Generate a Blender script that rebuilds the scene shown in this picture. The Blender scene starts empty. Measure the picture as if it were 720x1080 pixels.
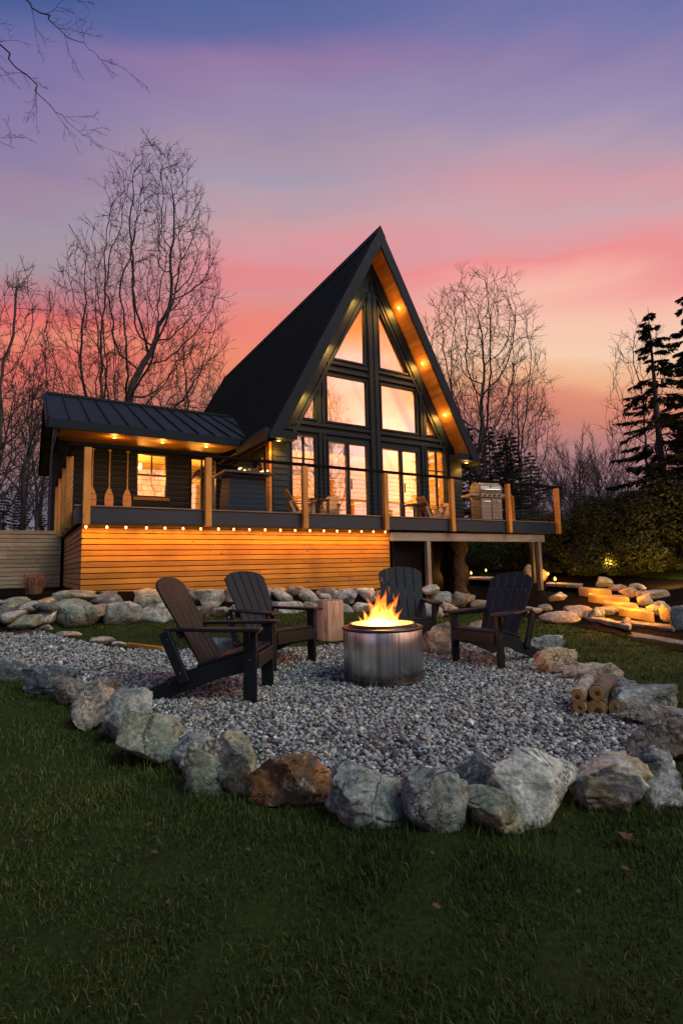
import bpy, bmesh, math, random
import numpy as np
from mathutils import Vector, Matrix, noise
from mathutils.geometry import tessellate_polygon

random.seed(7); np.random.seed(7)
SC = bpy.context.scene
COL = SC.collection
R = math.radians
CAMZ = 1.05

# ------------------------------------------------------------------ camera
FPX = 556.435; PITCH = .103032; ROLL = -.0227286; YAW = .542333
cy_, sy_ = math.cos(YAW), math.sin(YAW)
FWD = Vector((sy_*math.cos(PITCH), cy_*math.cos(PITCH), math.sin(PITCH)))
RGT0 = Vector((cy_, -sy_, 0)); UP0 = RGT0.cross(FWD)
RGT = math.cos(ROLL)*RGT0 + math.sin(ROLL)*UP0
UP = -math.sin(ROLL)*RGT0 + math.cos(ROLL)*UP0
EYE = Vector((0, 0, CAMZ))
cam = bpy.data.cameras.new('camera'); cam.sensor_fit = 'VERTICAL'; cam.sensor_height = 36
cam.lens = FPX/1080*36; cam.clip_end = 2000; cam.clip_start = .05
camo = bpy.data.objects.new('camera', cam); COL.objects.link(camo); SC.camera = camo
m4 = Matrix((RGT, UP, -FWD)).transposed().to_4x4(); m4.translation = EYE
camo.matrix_world = m4

def ray(x, y):
    return (RGT*((x-360)/FPX) + UP*(-(y-540)/FPX) + FWD)
def onY(x, y, Y): r = ray(x, y); return EYE + r*(Y/r.y)
def onX(x, y, X): r = ray(x, y); return EYE + r*(X/r.x)
def onZ(x, y, Z): r = ray(x, y); return EYE + r*((Z-CAMZ)/r.z)
def depth(p): return (Vector(p)-EYE).dot(FWD)

# ------------------------------------------------------------------ terrain
def sst(a, b, x):
    t = min(1, max(0, (x-a)/(b-a))); return t*t*(3-2*t)
def terr(X, Y):
    """height of the ground"""
    wl = 1 - sst(4.2, 7.2, X)
    left = .085*max(0, min(Y, 8.25)-4.5)*wl
    mound = (.74 - .19*min(1, max(0, (X-.76)/5.8)))
    u = sst(8.25, 8.6, Y)*(1-sst(6.7, 7.15, X))
    left = left*(1-u) + mound*u
    s = .922*X - .386*Y - 4.79
    right = max(.17*min(5, max(0, s-.35)), .10*min(7, max(0, Y-9.2))*sst(7, 8, X))
    h = max(left, right) if X > 6.7 else left
    h = min(h, .9)
    d = math.hypot(X, Y)
    if d < 14: h += .012*math.sin(X*1.7+.4)*math.sin(Y*1.3+1.1)*sst(0, 2, d)
    return h
def at(x, y, dz=0.0):
    """first hit of the ground along the sight line through a photo pixel"""
    r = ray(x, y); r = r/r.dot(FWD); t = .6
    while t < 60:
        p = EYE + r*t
        if p.z <= terr(p.x, p.y)+dz: break
        t += .02
    p = EYE + r*t
    return Vector((p.x, p.y, terr(p.x, p.y)+dz))

# ------------------------------------------------------------------ materials
MATS = {}
class NT:
    def __init__(s, name):
        s.m = bpy.data.materials.new(name); s.m.use_nodes = True
        s.t = s.m.node_tree; s.n = s.t.nodes; s.l = s.t.links
        s.b = s.n['Principled BSDF']; s.out = s.n['Material Output']
    def new(s, ty, **k):
        q = s.n.new(ty)
        for a, v in k.items():
            if a in q.inputs.keys() if isinstance(a, str) else False: q.inputs[a].default_value = v
            else: setattr(q, a, v)
        return q
    def coords(s, scale=(1, 1, 1), rot=(0, 0, 0), kind='Object'):
        tc = s.n.new('ShaderNodeTexCoord'); mp = s.n.new('ShaderNodeMapping')
        mp.inputs['Scale'].default_value = scale; mp.inputs['Rotation'].default_value = rot
        s.l.new(tc.outputs[kind], mp.inputs['Vector']); return mp.outputs['Vector']
    def noise(s, vec, scale, detail=5, rough=.6, dist=0):
        q = s.n.new('ShaderNodeTexNoise'); q.inputs['Scale'].default_value = scale
        q.inputs['Detail'].default_value = detail; q.inputs['Roughness'].default_value = rough
        q.inputs['Distortion'].default_value = dist
        s.l.new(vec, q.inputs['Vector']); return q.outputs['Fac']
    def ramp(s, fac, stops, interp='LINEAR'):
        q = s.n.new('ShaderNodeValToRGB'); q.color_ramp.interpolation = interp
        e = q.color_ramp.elements
        while len(e) < len(stops): e.new(.5)
        for el, (p, c) in zip(e, stops):
            el.position = p; el.color = (c[0], c[1], c[2], 1)
        s.l.new(fac, q.inputs['Fac']); return q.outputs['Color']
    def bump(s, fac, strength, dist=.01, prev=None):
        q = s.n.new('ShaderNodeBump'); q.inputs['Strength'].default_value = strength
        q.inputs['Distance'].default_value = dist
        s.l.new(fac, q.inputs['Height'])
        if prev is not None: s.l.new(prev, q.inputs['Normal'])
        return q.outputs['Normal']
    def mix(s, a, b, fac, mode='MIX'):
        q = s.n.new('ShaderNodeMix'); q.data_type = 'RGBA'; q.blend_type = mode
        for v, i in ((a, 6), (b, 7)):
            if isinstance(v, tuple): q.inputs[i].default_value = (*v[:3], 1)
            else: s.l.new(v, q.inputs[i])
        if isinstance(fac, (int, float)): q.inputs[0].default_value = fac
        else: s.l.new(fac, q.inputs[0])
        return q.outputs[2]

def mat(name, c1, c2=None, scale=6, stretch=(1, 1, 1), rough=.6, metal=0, bump=.25, bscale=None, fine=None, spec=.5, rvar=.12, bdist=.006):
    if name in MATS: return MATS[name]
    n = NT(name); c2 = c2 or tuple(v*.7 for v in c1)
    v = n.coords(stretch)
    f = n.noise(v, scale, 6, .62)
    col = n.ramp(f, [(.3, c2), (.7, c1)])
    if fine:
        f2 = n.noise(v, scale*fine, 4, .7)
        col = n.mix(col, n.ramp(f2, [(.35, tuple(q*.55 for q in c2)), (.65, tuple(min(1, q*1.25) for q in c1))]), .4)
    n.l.new(col, n.b.inputs['Base Color'])
    rr = n.ramp(f, [(.2, (rough-rvar,)*3), (.8, (rough+rvar,)*3)])
    n.l.new(rr, n.b.inputs['Roughness'])
    n.b.inputs['Metallic'].default_value = metal
    n.b.inputs['Specular IOR Level'].default_value = spec
    if bump:
        f3 = n.noise(v, bscale or scale*4, 6, .65)
        n.l.new(n.bump(f3, bump, bdist), n.b.inputs['Normal'])
    MATS[name] = n.m; return n.m

def emis(name, col, strength):
    if name in MATS: return MATS[name]
    n = NT(name); n.b.inputs['Base Color'].default_value = (*col, 1)
    n.b.inputs['Emission Color'].default_value = (*col, 1)
    n.b.inputs['Emission Strength'].default_value = strength
    MATS[name] = n.m; return n.m

navy = mat('navy_siding_paint', (.015, .028, .044), (.010, .020, .032), 5, (1, 1, 4), .6, bump=.15, spec=.2)
navy_trim = mat('navy_trim_paint', (.011, .021, .033), (.008, .016, .025), 7, (1, 1, 1), .6, bump=.12, spec=.15)
roofm = mat('dark_standing_seam_metal', (.010, .015, .018), (.007, .011, .013), 3, (1, 1, 1), .6, 0, bump=.06, spec=.25)
roofdark = mat('black_ribbed_metal_roof', (.010, .011, .012), (.007, .008, .009), 3, (1, 1, 1), .75, 0, bump=.06, spec=.15)
def woodmat(name, c1, c2, axis=0, rough=.55, scale=3.0, knots=True, per=True):
    if name in MATS: return MATS[name]
    n = NT(name)
    st = [9, 9, 9]; st[axis] = .7
    v = n.coords(tuple(st)); f = n.noise(v, scale, 7, .6, .6)
    col = n.ramp(f, [(.28, c2), (.55, c1), (.75, tuple(min(1, q*1.18) for q in c1))])
    v2 = n.coords((1, 1, 1)); g = n.noise(v2, 1.7, 3, .5)
    col = n.mix(col, tuple(q*.62 for q in c2), n.ramp(g, [(.42, (0,)*3), (.75, (.7,)*3)]))
    if knots:
        kv = [5, 5, 5]; kv[axis] = 2.2
        w = n.n.new('ShaderNodeTexVoronoi'); w.inputs['Scale'].default_value = 1.3
        n.l.new(n.coords(tuple(kv)), w.inputs['Vector'])
        col = n.mix(col, tuple(q*.35 for q in c2), n.ramp(w.outputs['Distance'], [(.05, (.8,)*3), (.13, (0,)*3)]))
    if per:
        at_ = n.n.new('ShaderNodeAttribute'); at_.attribute_name = 'tone'
        col = n.mix(col, n.mix(col, n.ramp(at_.outputs['Fac'], [(0, (.78, .74, .70)), (1, (1.15, 1.15, 1.15))]), 1, 'MULTIPLY'), 1)
    n.l.new(col, n.b.inputs['Base Color'])
    n.b.inputs['Roughness'].default_value = rough
    n.l.new(n.bump(f, .35, .004), n.b.inputs['Normal'])
    MATS[name] = n.m; return n.m
cedar_x = woodmat('cedar_skirt_boards', (.44, .225, .022), (.33, .155, .014), 0)
cedar_y = woodmat('cedar_soffit_boards', (.54, .27, .07), (.40, .18, .04), 1, knots=False)
cedar_z = woodmat('cedar_post', (.60, .27, .045), (.46, .19, .03), 2)
weather = woodmat('weathered_fence_boards', (.50, .37, .23), (.33, .24, .145), 0, .75)
gray_beam = woodmat('grey_timber', (.30, .27, .22), (.22, .19, .15), 0, .7)
gray_post = woodmat('grey_timber_post', (.34, .29, .21), (.25, .20, .14), 2, .7)
intwood = woodmat('warm_interior_wood', (.62, .45, .24), (.5, .34, .17), 0, .6)
deckm = woodmat('deck_boards', (.36, .25, .15), (.26, .17, .10), 0, .6)
black = mat('black_paint', (.012, .013, .014), rough=.4, bump=.05)
cablem = mat('steel_cable', (.10, .10, .10), rough=.35, metal=.8, bump=0)
polyw = mat('charcoal_poly_lumber', (.008, .012, .017), (.006, .009, .013), 3, (6, 1, 1), .5, spec=.3, bump=.2, bscale=14)
steel = mat('polished_bolt_steel', (.6, .6, .62), rough=.25, metal=1, bump=0)
charcoal_fabric = mat('charcoal_cushion', (.02, .022, .026), rough=.9, bump=.3, bscale=120)

def glassmat():
    n = NT('reflective_window_glass')
    v = n.coords((1, 1, 1))
    f = n.noise(v, 1.1, 2, .5)
    nb = n.bump(f, .06, .05)
    gl = n.n.new('ShaderNodeBsdfGlossy'); gl.inputs['Roughness'].default_value = .0
    gl.inputs['Color'].default_value = (1, 1, 1, 1)
    n.l.new(nb, gl.inputs['Normal'])
    tr = n.n.new('ShaderNodeBsdfTransparent'); tr.inputs['Color'].default_value = (.96, .96, .95, 1)
    mx = n.n.new('ShaderNodeMixShader'); mx.inputs[0].default_value = GLASS_R
    n.l.new(tr.outputs[0], mx.inputs[1]); n.l.new(gl.outputs[0], mx.inputs[2])
    n.l.new(mx.outputs[0], n.out.inputs['Surface'])
    return n.m
GLASS_R = .42
glass = glassmat()

# ------------------------------------------------------------------ mesh helpers
class MB:
    def __init__(s): s.v = []; s.f = []; s.tone = []; s.mi = []
    def add(s, vs, fs, tone=None, mi=0):
        o = len(s.v); s.v.extend([tuple(v) for v in vs])
        t = random.random() if tone is None else tone
        for f in fs: s.f.append([o+i for i in f]); s.tone.append(t); s.mi.append(mi)
        return s
    def box(s, x0, x1, y0, y1, z0, z1, tone=None, mi=0):
        vs = [(x, y, z) for z in (z0, z1) for y in (y0, y1) for x in (x0, x1)]
        return s.add(vs, [(0, 2, 3, 1), (4, 5, 7, 6), (0, 1, 5, 4), (2, 6, 7, 3), (0, 4, 6, 2), (1, 3, 7, 5)], tone, mi)
    def bar(s, p0, p1, w, t, side, tone=None, w1=None):
        """board from p0 to p1; w along 'side', t across"""
        p0 = Vector(p0); p1 = Vector(p1); d = (p1-p0).normalized(); side = Vector(side)
        side = (side - d*side.dot(d)).normalized(); n = d.cross(side)
        w1 = w if w1 is None else w1
        vs = []
        for p, ww in ((p0, w), (p1, w1)):
            for a, b in ((-1, -1), (1, -1), (1, 1), (-1, 1)):
                vs.append(p + side*(a*ww/2) + n*(b*t/2))
        return s.add(vs, [(3, 2, 1, 0), (4, 5, 6, 7), (0, 1, 5, 4), (1, 2, 6, 5), (2, 3, 7, 6), (3, 0, 4, 7)], tone)
    def tube(s, pts, rad, n=8, cap=True, tone=None, mi=0):
        pts = [Vector(p) for p in pts]
        if not hasattr(rad, '__len__'): rad = [rad]*len(pts)
        vs = []; fs = []; ref = None
        for i, p in enumerate(pts):
            d = (pts[min(i+1, len(pts)-1)] - pts[max(i-1, 0)]).normalized()
            if ref is None: ref = Vector((0, 0, 1)) if abs(d.z) < .9 else Vector((1, 0, 0))
            u = d.cross(ref).normalized(); w = u.cross(d); ref = w
            for k in range(n):
                a = 2*math.pi*k/n; vs.append(p + (u*math.cos(a)+w*math.sin(a))*rad[i])
        for i in range(len(pts)-1):
            for k in range(n):
                a = i*n+k; b = i*n+(k+1) % n; fs.append((a, b, b+n, a+n))
        if cap: fs.append(tuple(range(n))[::-1]); fs.append(tuple((len(pts)-1)*n+k for k in range(n)))
        return s.add(vs, fs, tone, mi)
    def lathe(s, prof, n=48, c=(0, 0, 0), tone=None, mi=0, close=False):
        vs = []; fs = []; m = len(prof)
        for k in range(n):
            a = 2*math.pi*k/n
            for r, z in prof: vs.append((c[0]+r*math.cos(a), c[1]+r*math.sin(a), c[2]+z))
        for k in range(n):
            for i in range(m-1 if not close else m):
                j = (i+1) % m; a = k*m; b = ((k+1) % n)*m
                fs.append((a+i, b+i, b+j, a+j))
        return s.add(vs, fs, tone, mi)
    def prism(s, poly, axis, a, b, tone=None):
        """polygon (list of 2D) extruded along axis from a to b"""
        def P(q, w):
            if axis == 1: return (q[0], w, q[1])
            if axis == 0: return (w, q[0], q[1])
            return (q[0], q[1], w)
        n = len(poly); vs = [P(q, a) for q in poly]+[P(q, b) for q in poly]
        fs = [tuple(range(n)), tuple(range(2*n-1, n-1, -1))]
        for i in range(n): j = (i+1) % n; fs.append((j, i, i+n, j+n))
        return s.add(vs, fs, tone)
    def panel(s, outer, holes, axis, a, b, tone=None):
        """wall panel with holes"""
        def P(q, w): return (q[0], w, q[1]) if axis == 1 else (w, q[0], q[1])
        loops = [[Vector((q[0], q[1], 0)) for q in outer]]+[[Vector((q[0], q[1], 0)) for q in h] for h in holes]
        flat = [q for l in loops for q in l]; n = len(flat)
        tris = tessellate_polygon(loops)
        vs = [P(q, a) for q in flat]+[P(q, b) for q in flat]
        fs = [tuple(t) for t in tris]+[tuple(i+n for i in t[::-1]) for t in tris]
        o = 0
        for l in loops:
            for i in range(len(l)):
                j = (i+1) % len(l); fs.append((o+j, o+i, o+i+n, o+j+n))
            o += len(l)
        return s.add(vs, fs, tone)
    def build(s, name, m, parent=None, smooth=False, bevel=0, kind=None, world=True, fixn=True):
        me = bpy.data.meshes.new(name)
        off = Vector((0, 0, 0))
        if parent is not None and world:
            off = parent.matrix_basis.translation.copy()
            q = parent.parent
            while q is not None: off += q.matrix_basis.translation; q = q.parent
        vs = s.v if off.length == 0 else [(x-off.x, y-off.y, z-off.z) for x, y, z in s.v]
        me.from_pydata(vs, [], s.f)
        ms = m if isinstance(m, (list, tuple)) else [m]
        for q in ms: me.materials.append(q)
        if len(ms) > 1: me.polygons.foreach_set('material_index', s.mi)
        a = me.attributes.new('tone', 'FLOAT', 'FACE'); a.data.foreach_set('value', s.tone)
        if fixn:
            bm = bmesh.new(); bm.from_mesh(me); bmesh.ops.recalc_face_normals(bm, faces=bm.faces); bm.to_mesh(me); bm.free()
        if smooth: me.polygons.foreach_set('use_smooth', [True]*len(me.polygons))
        me.update()
        o = bpy.data.objects.new(name, me); COL.objects.link(o)
        if parent is not None: o.parent = parent
        if kind: o['kind'] = kind
        if bevel:
            b = o.modifiers.new('bevel', 'BEVEL'); b.width = bevel; b.segments = 1; b.limit_method = 'ANGLE'; b.angle_limit = R(40)
        return o

def tag(o, label, cat, group=None, kind=None):
    if label: o['label'] = label
    if cat: o['category'] = cat
    if group: o['group'] = group
    if kind: o['kind'] = kind
    return o
def thing(name, label, cat, loc=(0, 0, 0), rz=0, group=None):
    o = bpy.data.objects.new(name, None); COL.objects.link(o); o.empty_display_size = .2
    o.location = loc; o.rotation_euler = (0, 0, rz); return tag(o, label, cat, group)
def copy_tree(o, parent=None):
    c = o.copy(); COL.objects.link(c); c.parent = parent
    for ch in list(o.children): copy_tree(ch, c)
    return c
def lamp(name, loc, energy, col=(1, .55, .2), size=.03, parent=None, kind='POINT', target=None, spot=R(90), blend=.5):
    l = bpy.data.lights.new(name, kind); l.energy = energy; l.color = col
    if kind == 'SPOT': l.spot_size = spot; l.spot_blend = blend
    l.shadow_soft_size = size
    o = bpy.data.objects.new(name, l); COL.objects.link(o); o.location = loc
    if target is not None:
        o.rotation_euler = (Vector(target)-Vector(loc)).to_track_quat('-Z', 'Y').to_euler()
    if parent is not None:
        off = Vector((0, 0, 0)); q = parent
        while q is not None: off += q.matrix_basis.translation; q = q.parent
        o.parent = parent; o.location = Vector(loc)-off
    return o

def in_poly(x, y, P):
    c = False; n = len(P); j = n-1
    for i in range(n):
        if (P[i][1] > y) != (P[j][1] > y) and x < (P[j][0]-P[i][0])*(y-P[i][1])/(P[j][1]-P[i][1])+P[i][0]: c = not c
        j = i
    return c
def in_poly_np(x, y, P):
    c = np.zeros(len(x), bool); n = len(P); j = n-1
    for i in range(n):
        xi, yi = P[i][0], P[i][1]; xj, yj = P[j][0], P[j][1]
        if yi != yj:
            c ^= ((yi > y) != (yj > y)) & (x < (xj-xi)*(y-yi)/(yj-yi)+xi)
        j = i
    return c

# ------------------------------------------------------------------ world
w = bpy.data.worlds.new('World'); SC.world = w; w.use_nodes = True
nt = w.node_tree; N = nt.nodes; Lk = nt.links; bg = N['Background']
def lin(c): return tuple((v/255/12.92 if v/255 <= .04045 else ((v/255+.055)/1.055)**2.4) for v in c)
tc = N.new('ShaderNodeTexCoord'); nrm = N.new('ShaderNodeVectorMath'); nrm.operation = 'NORMALIZE'
Lk.new(tc.outputs['Generated'], nrm.inputs[0])
sep = N.new('ShaderNodeSeparateXYZ'); Lk.new(nrm.outputs[0], sep.inputs[0])
def wnoise(scale, sx, sz, det=4, off=0):
    mp = N.new('ShaderNodeMapping'); mp.inputs['Scale'].default_value = (sx, sx, sz); mp.inputs['Location'].default_value = (off, off*.7, off*.3)
    Lk.new(nrm.outputs[0], mp.inputs['Vector'])
    q = N.new('ShaderNodeTexNoise'); q.inputs['Scale'].default_value = scale; q.inputs['Detail'].default_value = det; q.inputs['Roughness'].default_value = .5
    Lk.new(mp.outputs[0], q.inputs['Vector']); return q.outputs['Fac']
def wmath(op, a, b=None, c=None):
    q = N.new('ShaderNodeMath'); q.operation = op
    for i, v in enumerate((a, b, c)):
        if v is None: continue
        if isinstance(v, (int, float)): q.inputs[i].default_value = v
        else: Lk.new(v, q.inputs[i])
    return q.outputs[0]
def wramp(f, stops):
    q = N.new('ShaderNodeValToRGB'); e = q.color_ramp.elements
    while len(e) < len(stops): e.new(.5)
    for el, (p, c) in zip(e, stops): el.position = p; el.color = (*lin(c), 1)
    Lk.new(f, q.inputs[0]); return q.outputs[0]
def wmix(f, a, b, mode='MIX'):
    q = N.new('ShaderNodeMix'); q.data_type = 'RGBA'; q.blend_type = mode
    for v, i in ((f, 0), (a, 6), (b, 7)):
        if isinstance(v, (int, float)): q.inputs[i].default_value = v
        elif isinstance(v, tuple): q.inputs[i].default_value = (*v, 1)
        else: Lk.new(v, q.inputs[i])
    return q.outputs[2]
zz = wmath('ADD', sep.outputs[2], wmath('MULTIPLY', wmath('SUBTRACT', wnoise(1.6, 1, 4, 3), .5), .06))
zz = wmath('ADD', zz, wmath('MULTIPLY', wmath('SUBTRACT', wnoise(5, .6, 6, 3, 3.1), .5), .035))
# cloud bands lie in long rows square to the valley (a fixed world direction), so they are graded by height over distance along it
vd = N.new('ShaderNodeVectorMath'); vd.operation = 'DOT_PRODUCT'; Lk.new(nrm.outputs[0], vd.inputs[0]); vd.inputs[1].default_value = (.5161, .8565, 0)
tb_ = wmath('MULTIPLY', wmath('DIVIDE', sep.outputs[2], wmath('MAXIMUM', vd.outputs['Value'], .5)), .62)
tb_ = wmath('ADD', tb_, wmath('MULTIPLY', wmath('SUBTRACT', wnoise(2.2, 1, 4.2, 5), .5), .115))
tb_ = wmath('ADD', tb_, wmath('MULTIPLY', wmath('SUBTRACT', wnoise(6, .6, 5, 5, 3.1), .5), .045))
rightR = wramp(tb_, [(0.0682, (140, 118, 134)), (0.1251, (180, 128, 128)), (0.1714, (212, 134, 115)), (0.1925, (226, 145, 118)), (0.2089, (240, 180, 140)), (0.2422, (247, 206, 176)), (0.2902, (248, 198, 176)), (0.3391, (247, 174, 164)), (0.3675, (238, 147, 148)), (0.3862, (226, 156, 160)), (0.4264, (206, 166, 174)), (0.4774, (210, 155, 167)), (0.5292, (180, 155, 175)), (0.5686, (160, 145, 178)), (0.6488, (137, 126, 170)), (0.6828, (124, 122, 172)), (0.7310, (110, 115, 170))])
centR = wramp(tb_, [(0.0769, (130, 112, 130)), (0.1687, (190, 130, 125)), (0.2157, (228, 140, 112)), (0.2574, (240, 140, 112)), (0.3057, (238, 134, 122)), (0.3363, (220, 148, 148)), (0.3610, (228, 138, 142)), (0.3921, (222, 150, 156)), (0.4298, (200, 160, 166)), (0.4745, (168, 156, 176)), (0.5262, (168, 148, 167)), (0.5722, (152, 138, 172)), (0.6054, (147, 131, 170)), (0.6566, (142, 120, 164)), (0.6729, (128, 114, 164)), (0.7003, (98, 106, 160)), (0.7418, (82, 102, 155))])
leftR = wramp(tb_, [(0.0839, (118, 108, 126)), (0.1642, (160, 112, 112)), (0.2170, (205, 116, 100)), (0.2563, (226, 112, 100)), (0.2768, (234, 138, 114)), (0.2974, (232, 114, 108)), (0.3156, (205, 112, 116)), (0.3500, (182, 132, 142)), (0.3935, (166, 150, 160)), (0.4313, (160, 148, 166)), (0.4823, (160, 136, 162)), (0.5473, (142, 128, 166)), (0.6136, (130, 118, 166)), (0.6676, (120, 112, 164)), (0.7018, (98, 104, 160)), (0.7503, (72, 90, 148))])
azd = N.new('ShaderNodeVectorMath'); azd.operation = 'DOT_PRODUCT'; Lk.new(nrm.outputs[0], azd.inputs[0]); azd.inputs[1].default_value = (.857, -.516, 0)
azf = N.new('ShaderNodeMapRange'); azf.interpolation_type = 'SMOOTHSTEP'; Lk.new(azd.outputs['Value'], azf.inputs[0]); azf.inputs[1].default_value = -.42; azf.inputs[2].default_value = -.14
az2 = N.new('ShaderNodeMapRange'); az2.interpolation_type = 'SMOOTHSTEP'; Lk.new(azd.outputs['Value'], az2.inputs[0]); az2.inputs[1].default_value = -.10; az2.inputs[2].default_value = .34
front = wmix(az2.outputs[0], wmix(azf.outputs[0], leftR, centR), rightR)
streak = wnoise(2.2, .8, 9, 5, 7.7)
sfac = N.new('ShaderNodeMapRange'); Lk.new(streak, sfac.inputs[0]); sfac.inputs[1].default_value = .52; sfac.inputs[2].default_value = .75; sfac.inputs[4].default_value = .10
front = wmix(sfac.outputs[0], front, lin((215, 140, 150)))
# the sunset itself stands behind the photographer: a warm glow low in that part of the sky, cool blue round and above it
backR = wramp(zz, [(.0, (140, 150, 175)), (.10, (165, 165, 190)), (.25, (175, 165, 185)), (.45, (150, 155, 190)), (.7, (110, 135, 180)), (.9, (85, 110, 165))])
glowR = wramp(zz, [(.0, (175, 175, 205)), (.07, (205, 185, 195)), (.13, (250, 185, 140)), (.20, (255, 185, 130)), (.27, (255, 190, 140)), (.36, (255, 160, 95)), (.44, (252, 140, 75)), (.58, (225, 135, 120)), (.75, (130, 120, 165))])
cl = wnoise(2.6, 1, 2.0, 6, 1.3)
cfac = N.new('ShaderNodeMapRange'); Lk.new(cl, cfac.inputs[0]); cfac.inputs[1].default_value = .50; cfac.inputs[2].default_value = .66; cfac.inputs[4].default_value = .8
cwin = wramp(sep.outputs[2], [(.0, (0, 0, 0)), (.10, (128, 128, 128)), (.22, (255, 255, 255)), (.38, (230, 230, 230)), (.42, (60, 60, 60)), (.5, (0, 0, 0))])
glowR = wmix(wmath('MULTIPLY', cfac.outputs[0], cwin), glowR, lin((255, 232, 225)))
glowR = wmix(1.0, glowR, (1.8, 1.52, 1.55), 'MULTIPLY')
gd_ = N.new('ShaderNodeVectorMath'); gd_.operation = 'DOT_PRODUCT'; Lk.new(nrm.outputs[0], gd_.inputs[0]); gd_.inputs[1].default_value = (.61, -.74, .27)
gf = N.new('ShaderNodeMapRange'); gf.interpolation_type = 'SMOOTHSTEP'; Lk.new(gd_.outputs['Value'], gf.inputs[0]); gf.inputs[1].default_value = .72; gf.inputs[2].default_value = .92
backR = wmix(gf.outputs[0], backR, glowR)
fd = N.new('ShaderNodeMapRange'); fd.interpolation_type = 'SMOOTHSTEP'; Lk.new(sep.outputs[1], fd.inputs[0]); fd.inputs[1].default_value = -.05; fd.inputs[2].default_value = -.45
sky = wmix(fd.outputs[0], front, backR)
gnd = N.new('ShaderNodeMapRange'); Lk.new(sep.outputs[2], gnd.inputs[0]); gnd.inputs[1].default_value = 0; gnd.inputs[2].default_value = -.03
sky = wmix(gnd.outputs[0], sky, (.02, .022, .02))
Lk.new(sky, bg.inputs['Color']); bg.inputs['Strength'].default_value = 1.0

sun = bpy.data.lights.new('fill_sun', 'SUN'); sun.energy = 1.45; sun.angle = R(35); sun.color = (.82, 1, .86)  # added soft greenish fill lamp that evens out the purple sky light
so = bpy.data.objects.new('fill_sun', sun); COL.objects.link(so); so.rotation_euler = (R(42), 0, R(25))

# ================================================================== CABIN
YR, YG, YW, YE, YRG = 10.47, 11.0, 14.0, 12.1, 15.4
DZ = 2.08                       # deck floor
XC, APZ, SL = 7.68, 9.82, 1.853
def roofz(x, drop=0): return APZ-drop-SL*abs(x-XC)
cab = thing('a_frame_cabin', 'dark navy A-frame cabin with tall glazed gable and low metal roofed side wing', 'cabin', (7.68, 14, .7))
warm = (1.0, .42, .08)

# gable wall
holes = {
 'winL': [(5.27, 2.2), (5.97, 2.2), (5.97, 4.2), (5.27, 4.2)],
 'doorL': [(6.25, 2.12), (7.47, 2.12), (7.47, 4.15), (6.25, 4.15)],
 'doorR': [(7.85, 2.12), (9.12, 2.12), (9.12, 4.13), (7.85, 4.13)],
 'winR': [(9.38, 2.2), (10.09, 2.2), (10.09, 4.22), (9.38, 4.22)],
 'midL': [(6.24, 4.57), (7.5, 4.57), (7.5, 5.84), (6.24, 5.84)],
 'midR': [(7.88, 4.57), (9.14, 4.57), (9.14, 5.85), (7.88, 5.85)],
 'triL': [(5.5, 4.58), (5.98, 4.58), (5.98, 5.42)],
 'triR': [(9.38, 4.58), (9.86, 4.58), (9.38, 5.38)],
 'topL': [(6.40, 6.22), (7.47, 6.22), (7.50, 8.06)],
 'topR': [(7.87, 6.21), (8.95, 6.21), (7.87, 8.02)],
}
wall = MB()
zc = roofz(4.82, .6)
wall.panel([(4.82, 2.0), (10.56, 2.0), (10.56, zc), (XC, APZ-.6), (4.82, zc)], list(holes.values()), 1, YG, YG+.16, .5)
# side walls of the A-frame
sideh = [[(11.42, 2.9), (12.2, 2.9), (12.2, 3.78), (11.42, 3.78)]]
wall.panel([(YG+.165, .5), (YG+.165, 3.95), (23, 3.95), (23, .5)], [], 0, 10.42, 10.56, .5)
wall.panel([(YG+.165, 1.9), (YG+.165, 3.95), (23, 3.95), (23, 1.9)], sideh, 0, 4.82, 4.97, .5)
wall.box(4.975, 10.415, 22.8, 22.95, .6, 4.0, .5)
wall.build('wall', navy, cab)
# lap siding lines at the gable's lower corners and on the band between the storeys
sid = MB()
def lap(x0, x1, z0, z1, y, step=.14):
    z = z0
    while z < z1-.01:
        h = min(step, z1-z); sid.add([(x0, y-.018, z), (x1, y-.018, z), (x1, y-.003, z+h), (x0, y-.003, z+h), (x0, y, z), (x1, y, z)], [(0, 1, 2, 3), (0, 4, 5, 1), (0, 3, 4), (1, 5, 2)]); z += h
def sid_piece(*a):
    global sid
    sid = MB(); lap(*a); sid.build('siding', navy, cab)
sid_piece(4.82, 5.18, DZ, 3.9, YG); sid_piece(10.18, 10.56, DZ, 3.9, YG)
# wing wall
WH = {'window': [(2.38, 2.92), (3.14, 2.92), (3.14, 4.06), (2.38, 4.06)],
      'door': [(3.72, 2.12), (4.5, 2.12), (4.5, 4.07), (3.72, 4.07)]}
ww = MB()
ww.panel([(.55, 1.0), (4.80, 1.0), (4.80, 4.35), (.55, 4.35)], list(WH.values()), 1, YW, YW+.15, .5)
ww.panel([(YW+.155, .6), (YW+.155, 4.4), (YRG, 4.9), (17.2, 4.2), (17.2, .6)], [], 0, .55, .70, .5)
ww.box(.705, 4.8, 17.05, 17.2, .7, 4.1, .5)
ww.build('wall', navy, cab)
sid_piece(.55, 2.28, 2.02, 4.12, YW); sid_piece(3.24, 3.62, 2.02, 4.12, YW); sid_piece(2.38, 3.14, 2.02, 2.8, YW); sid_piece(4.6, 4.80, 2.02, 4.12, YW)
sid = MB()
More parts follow.
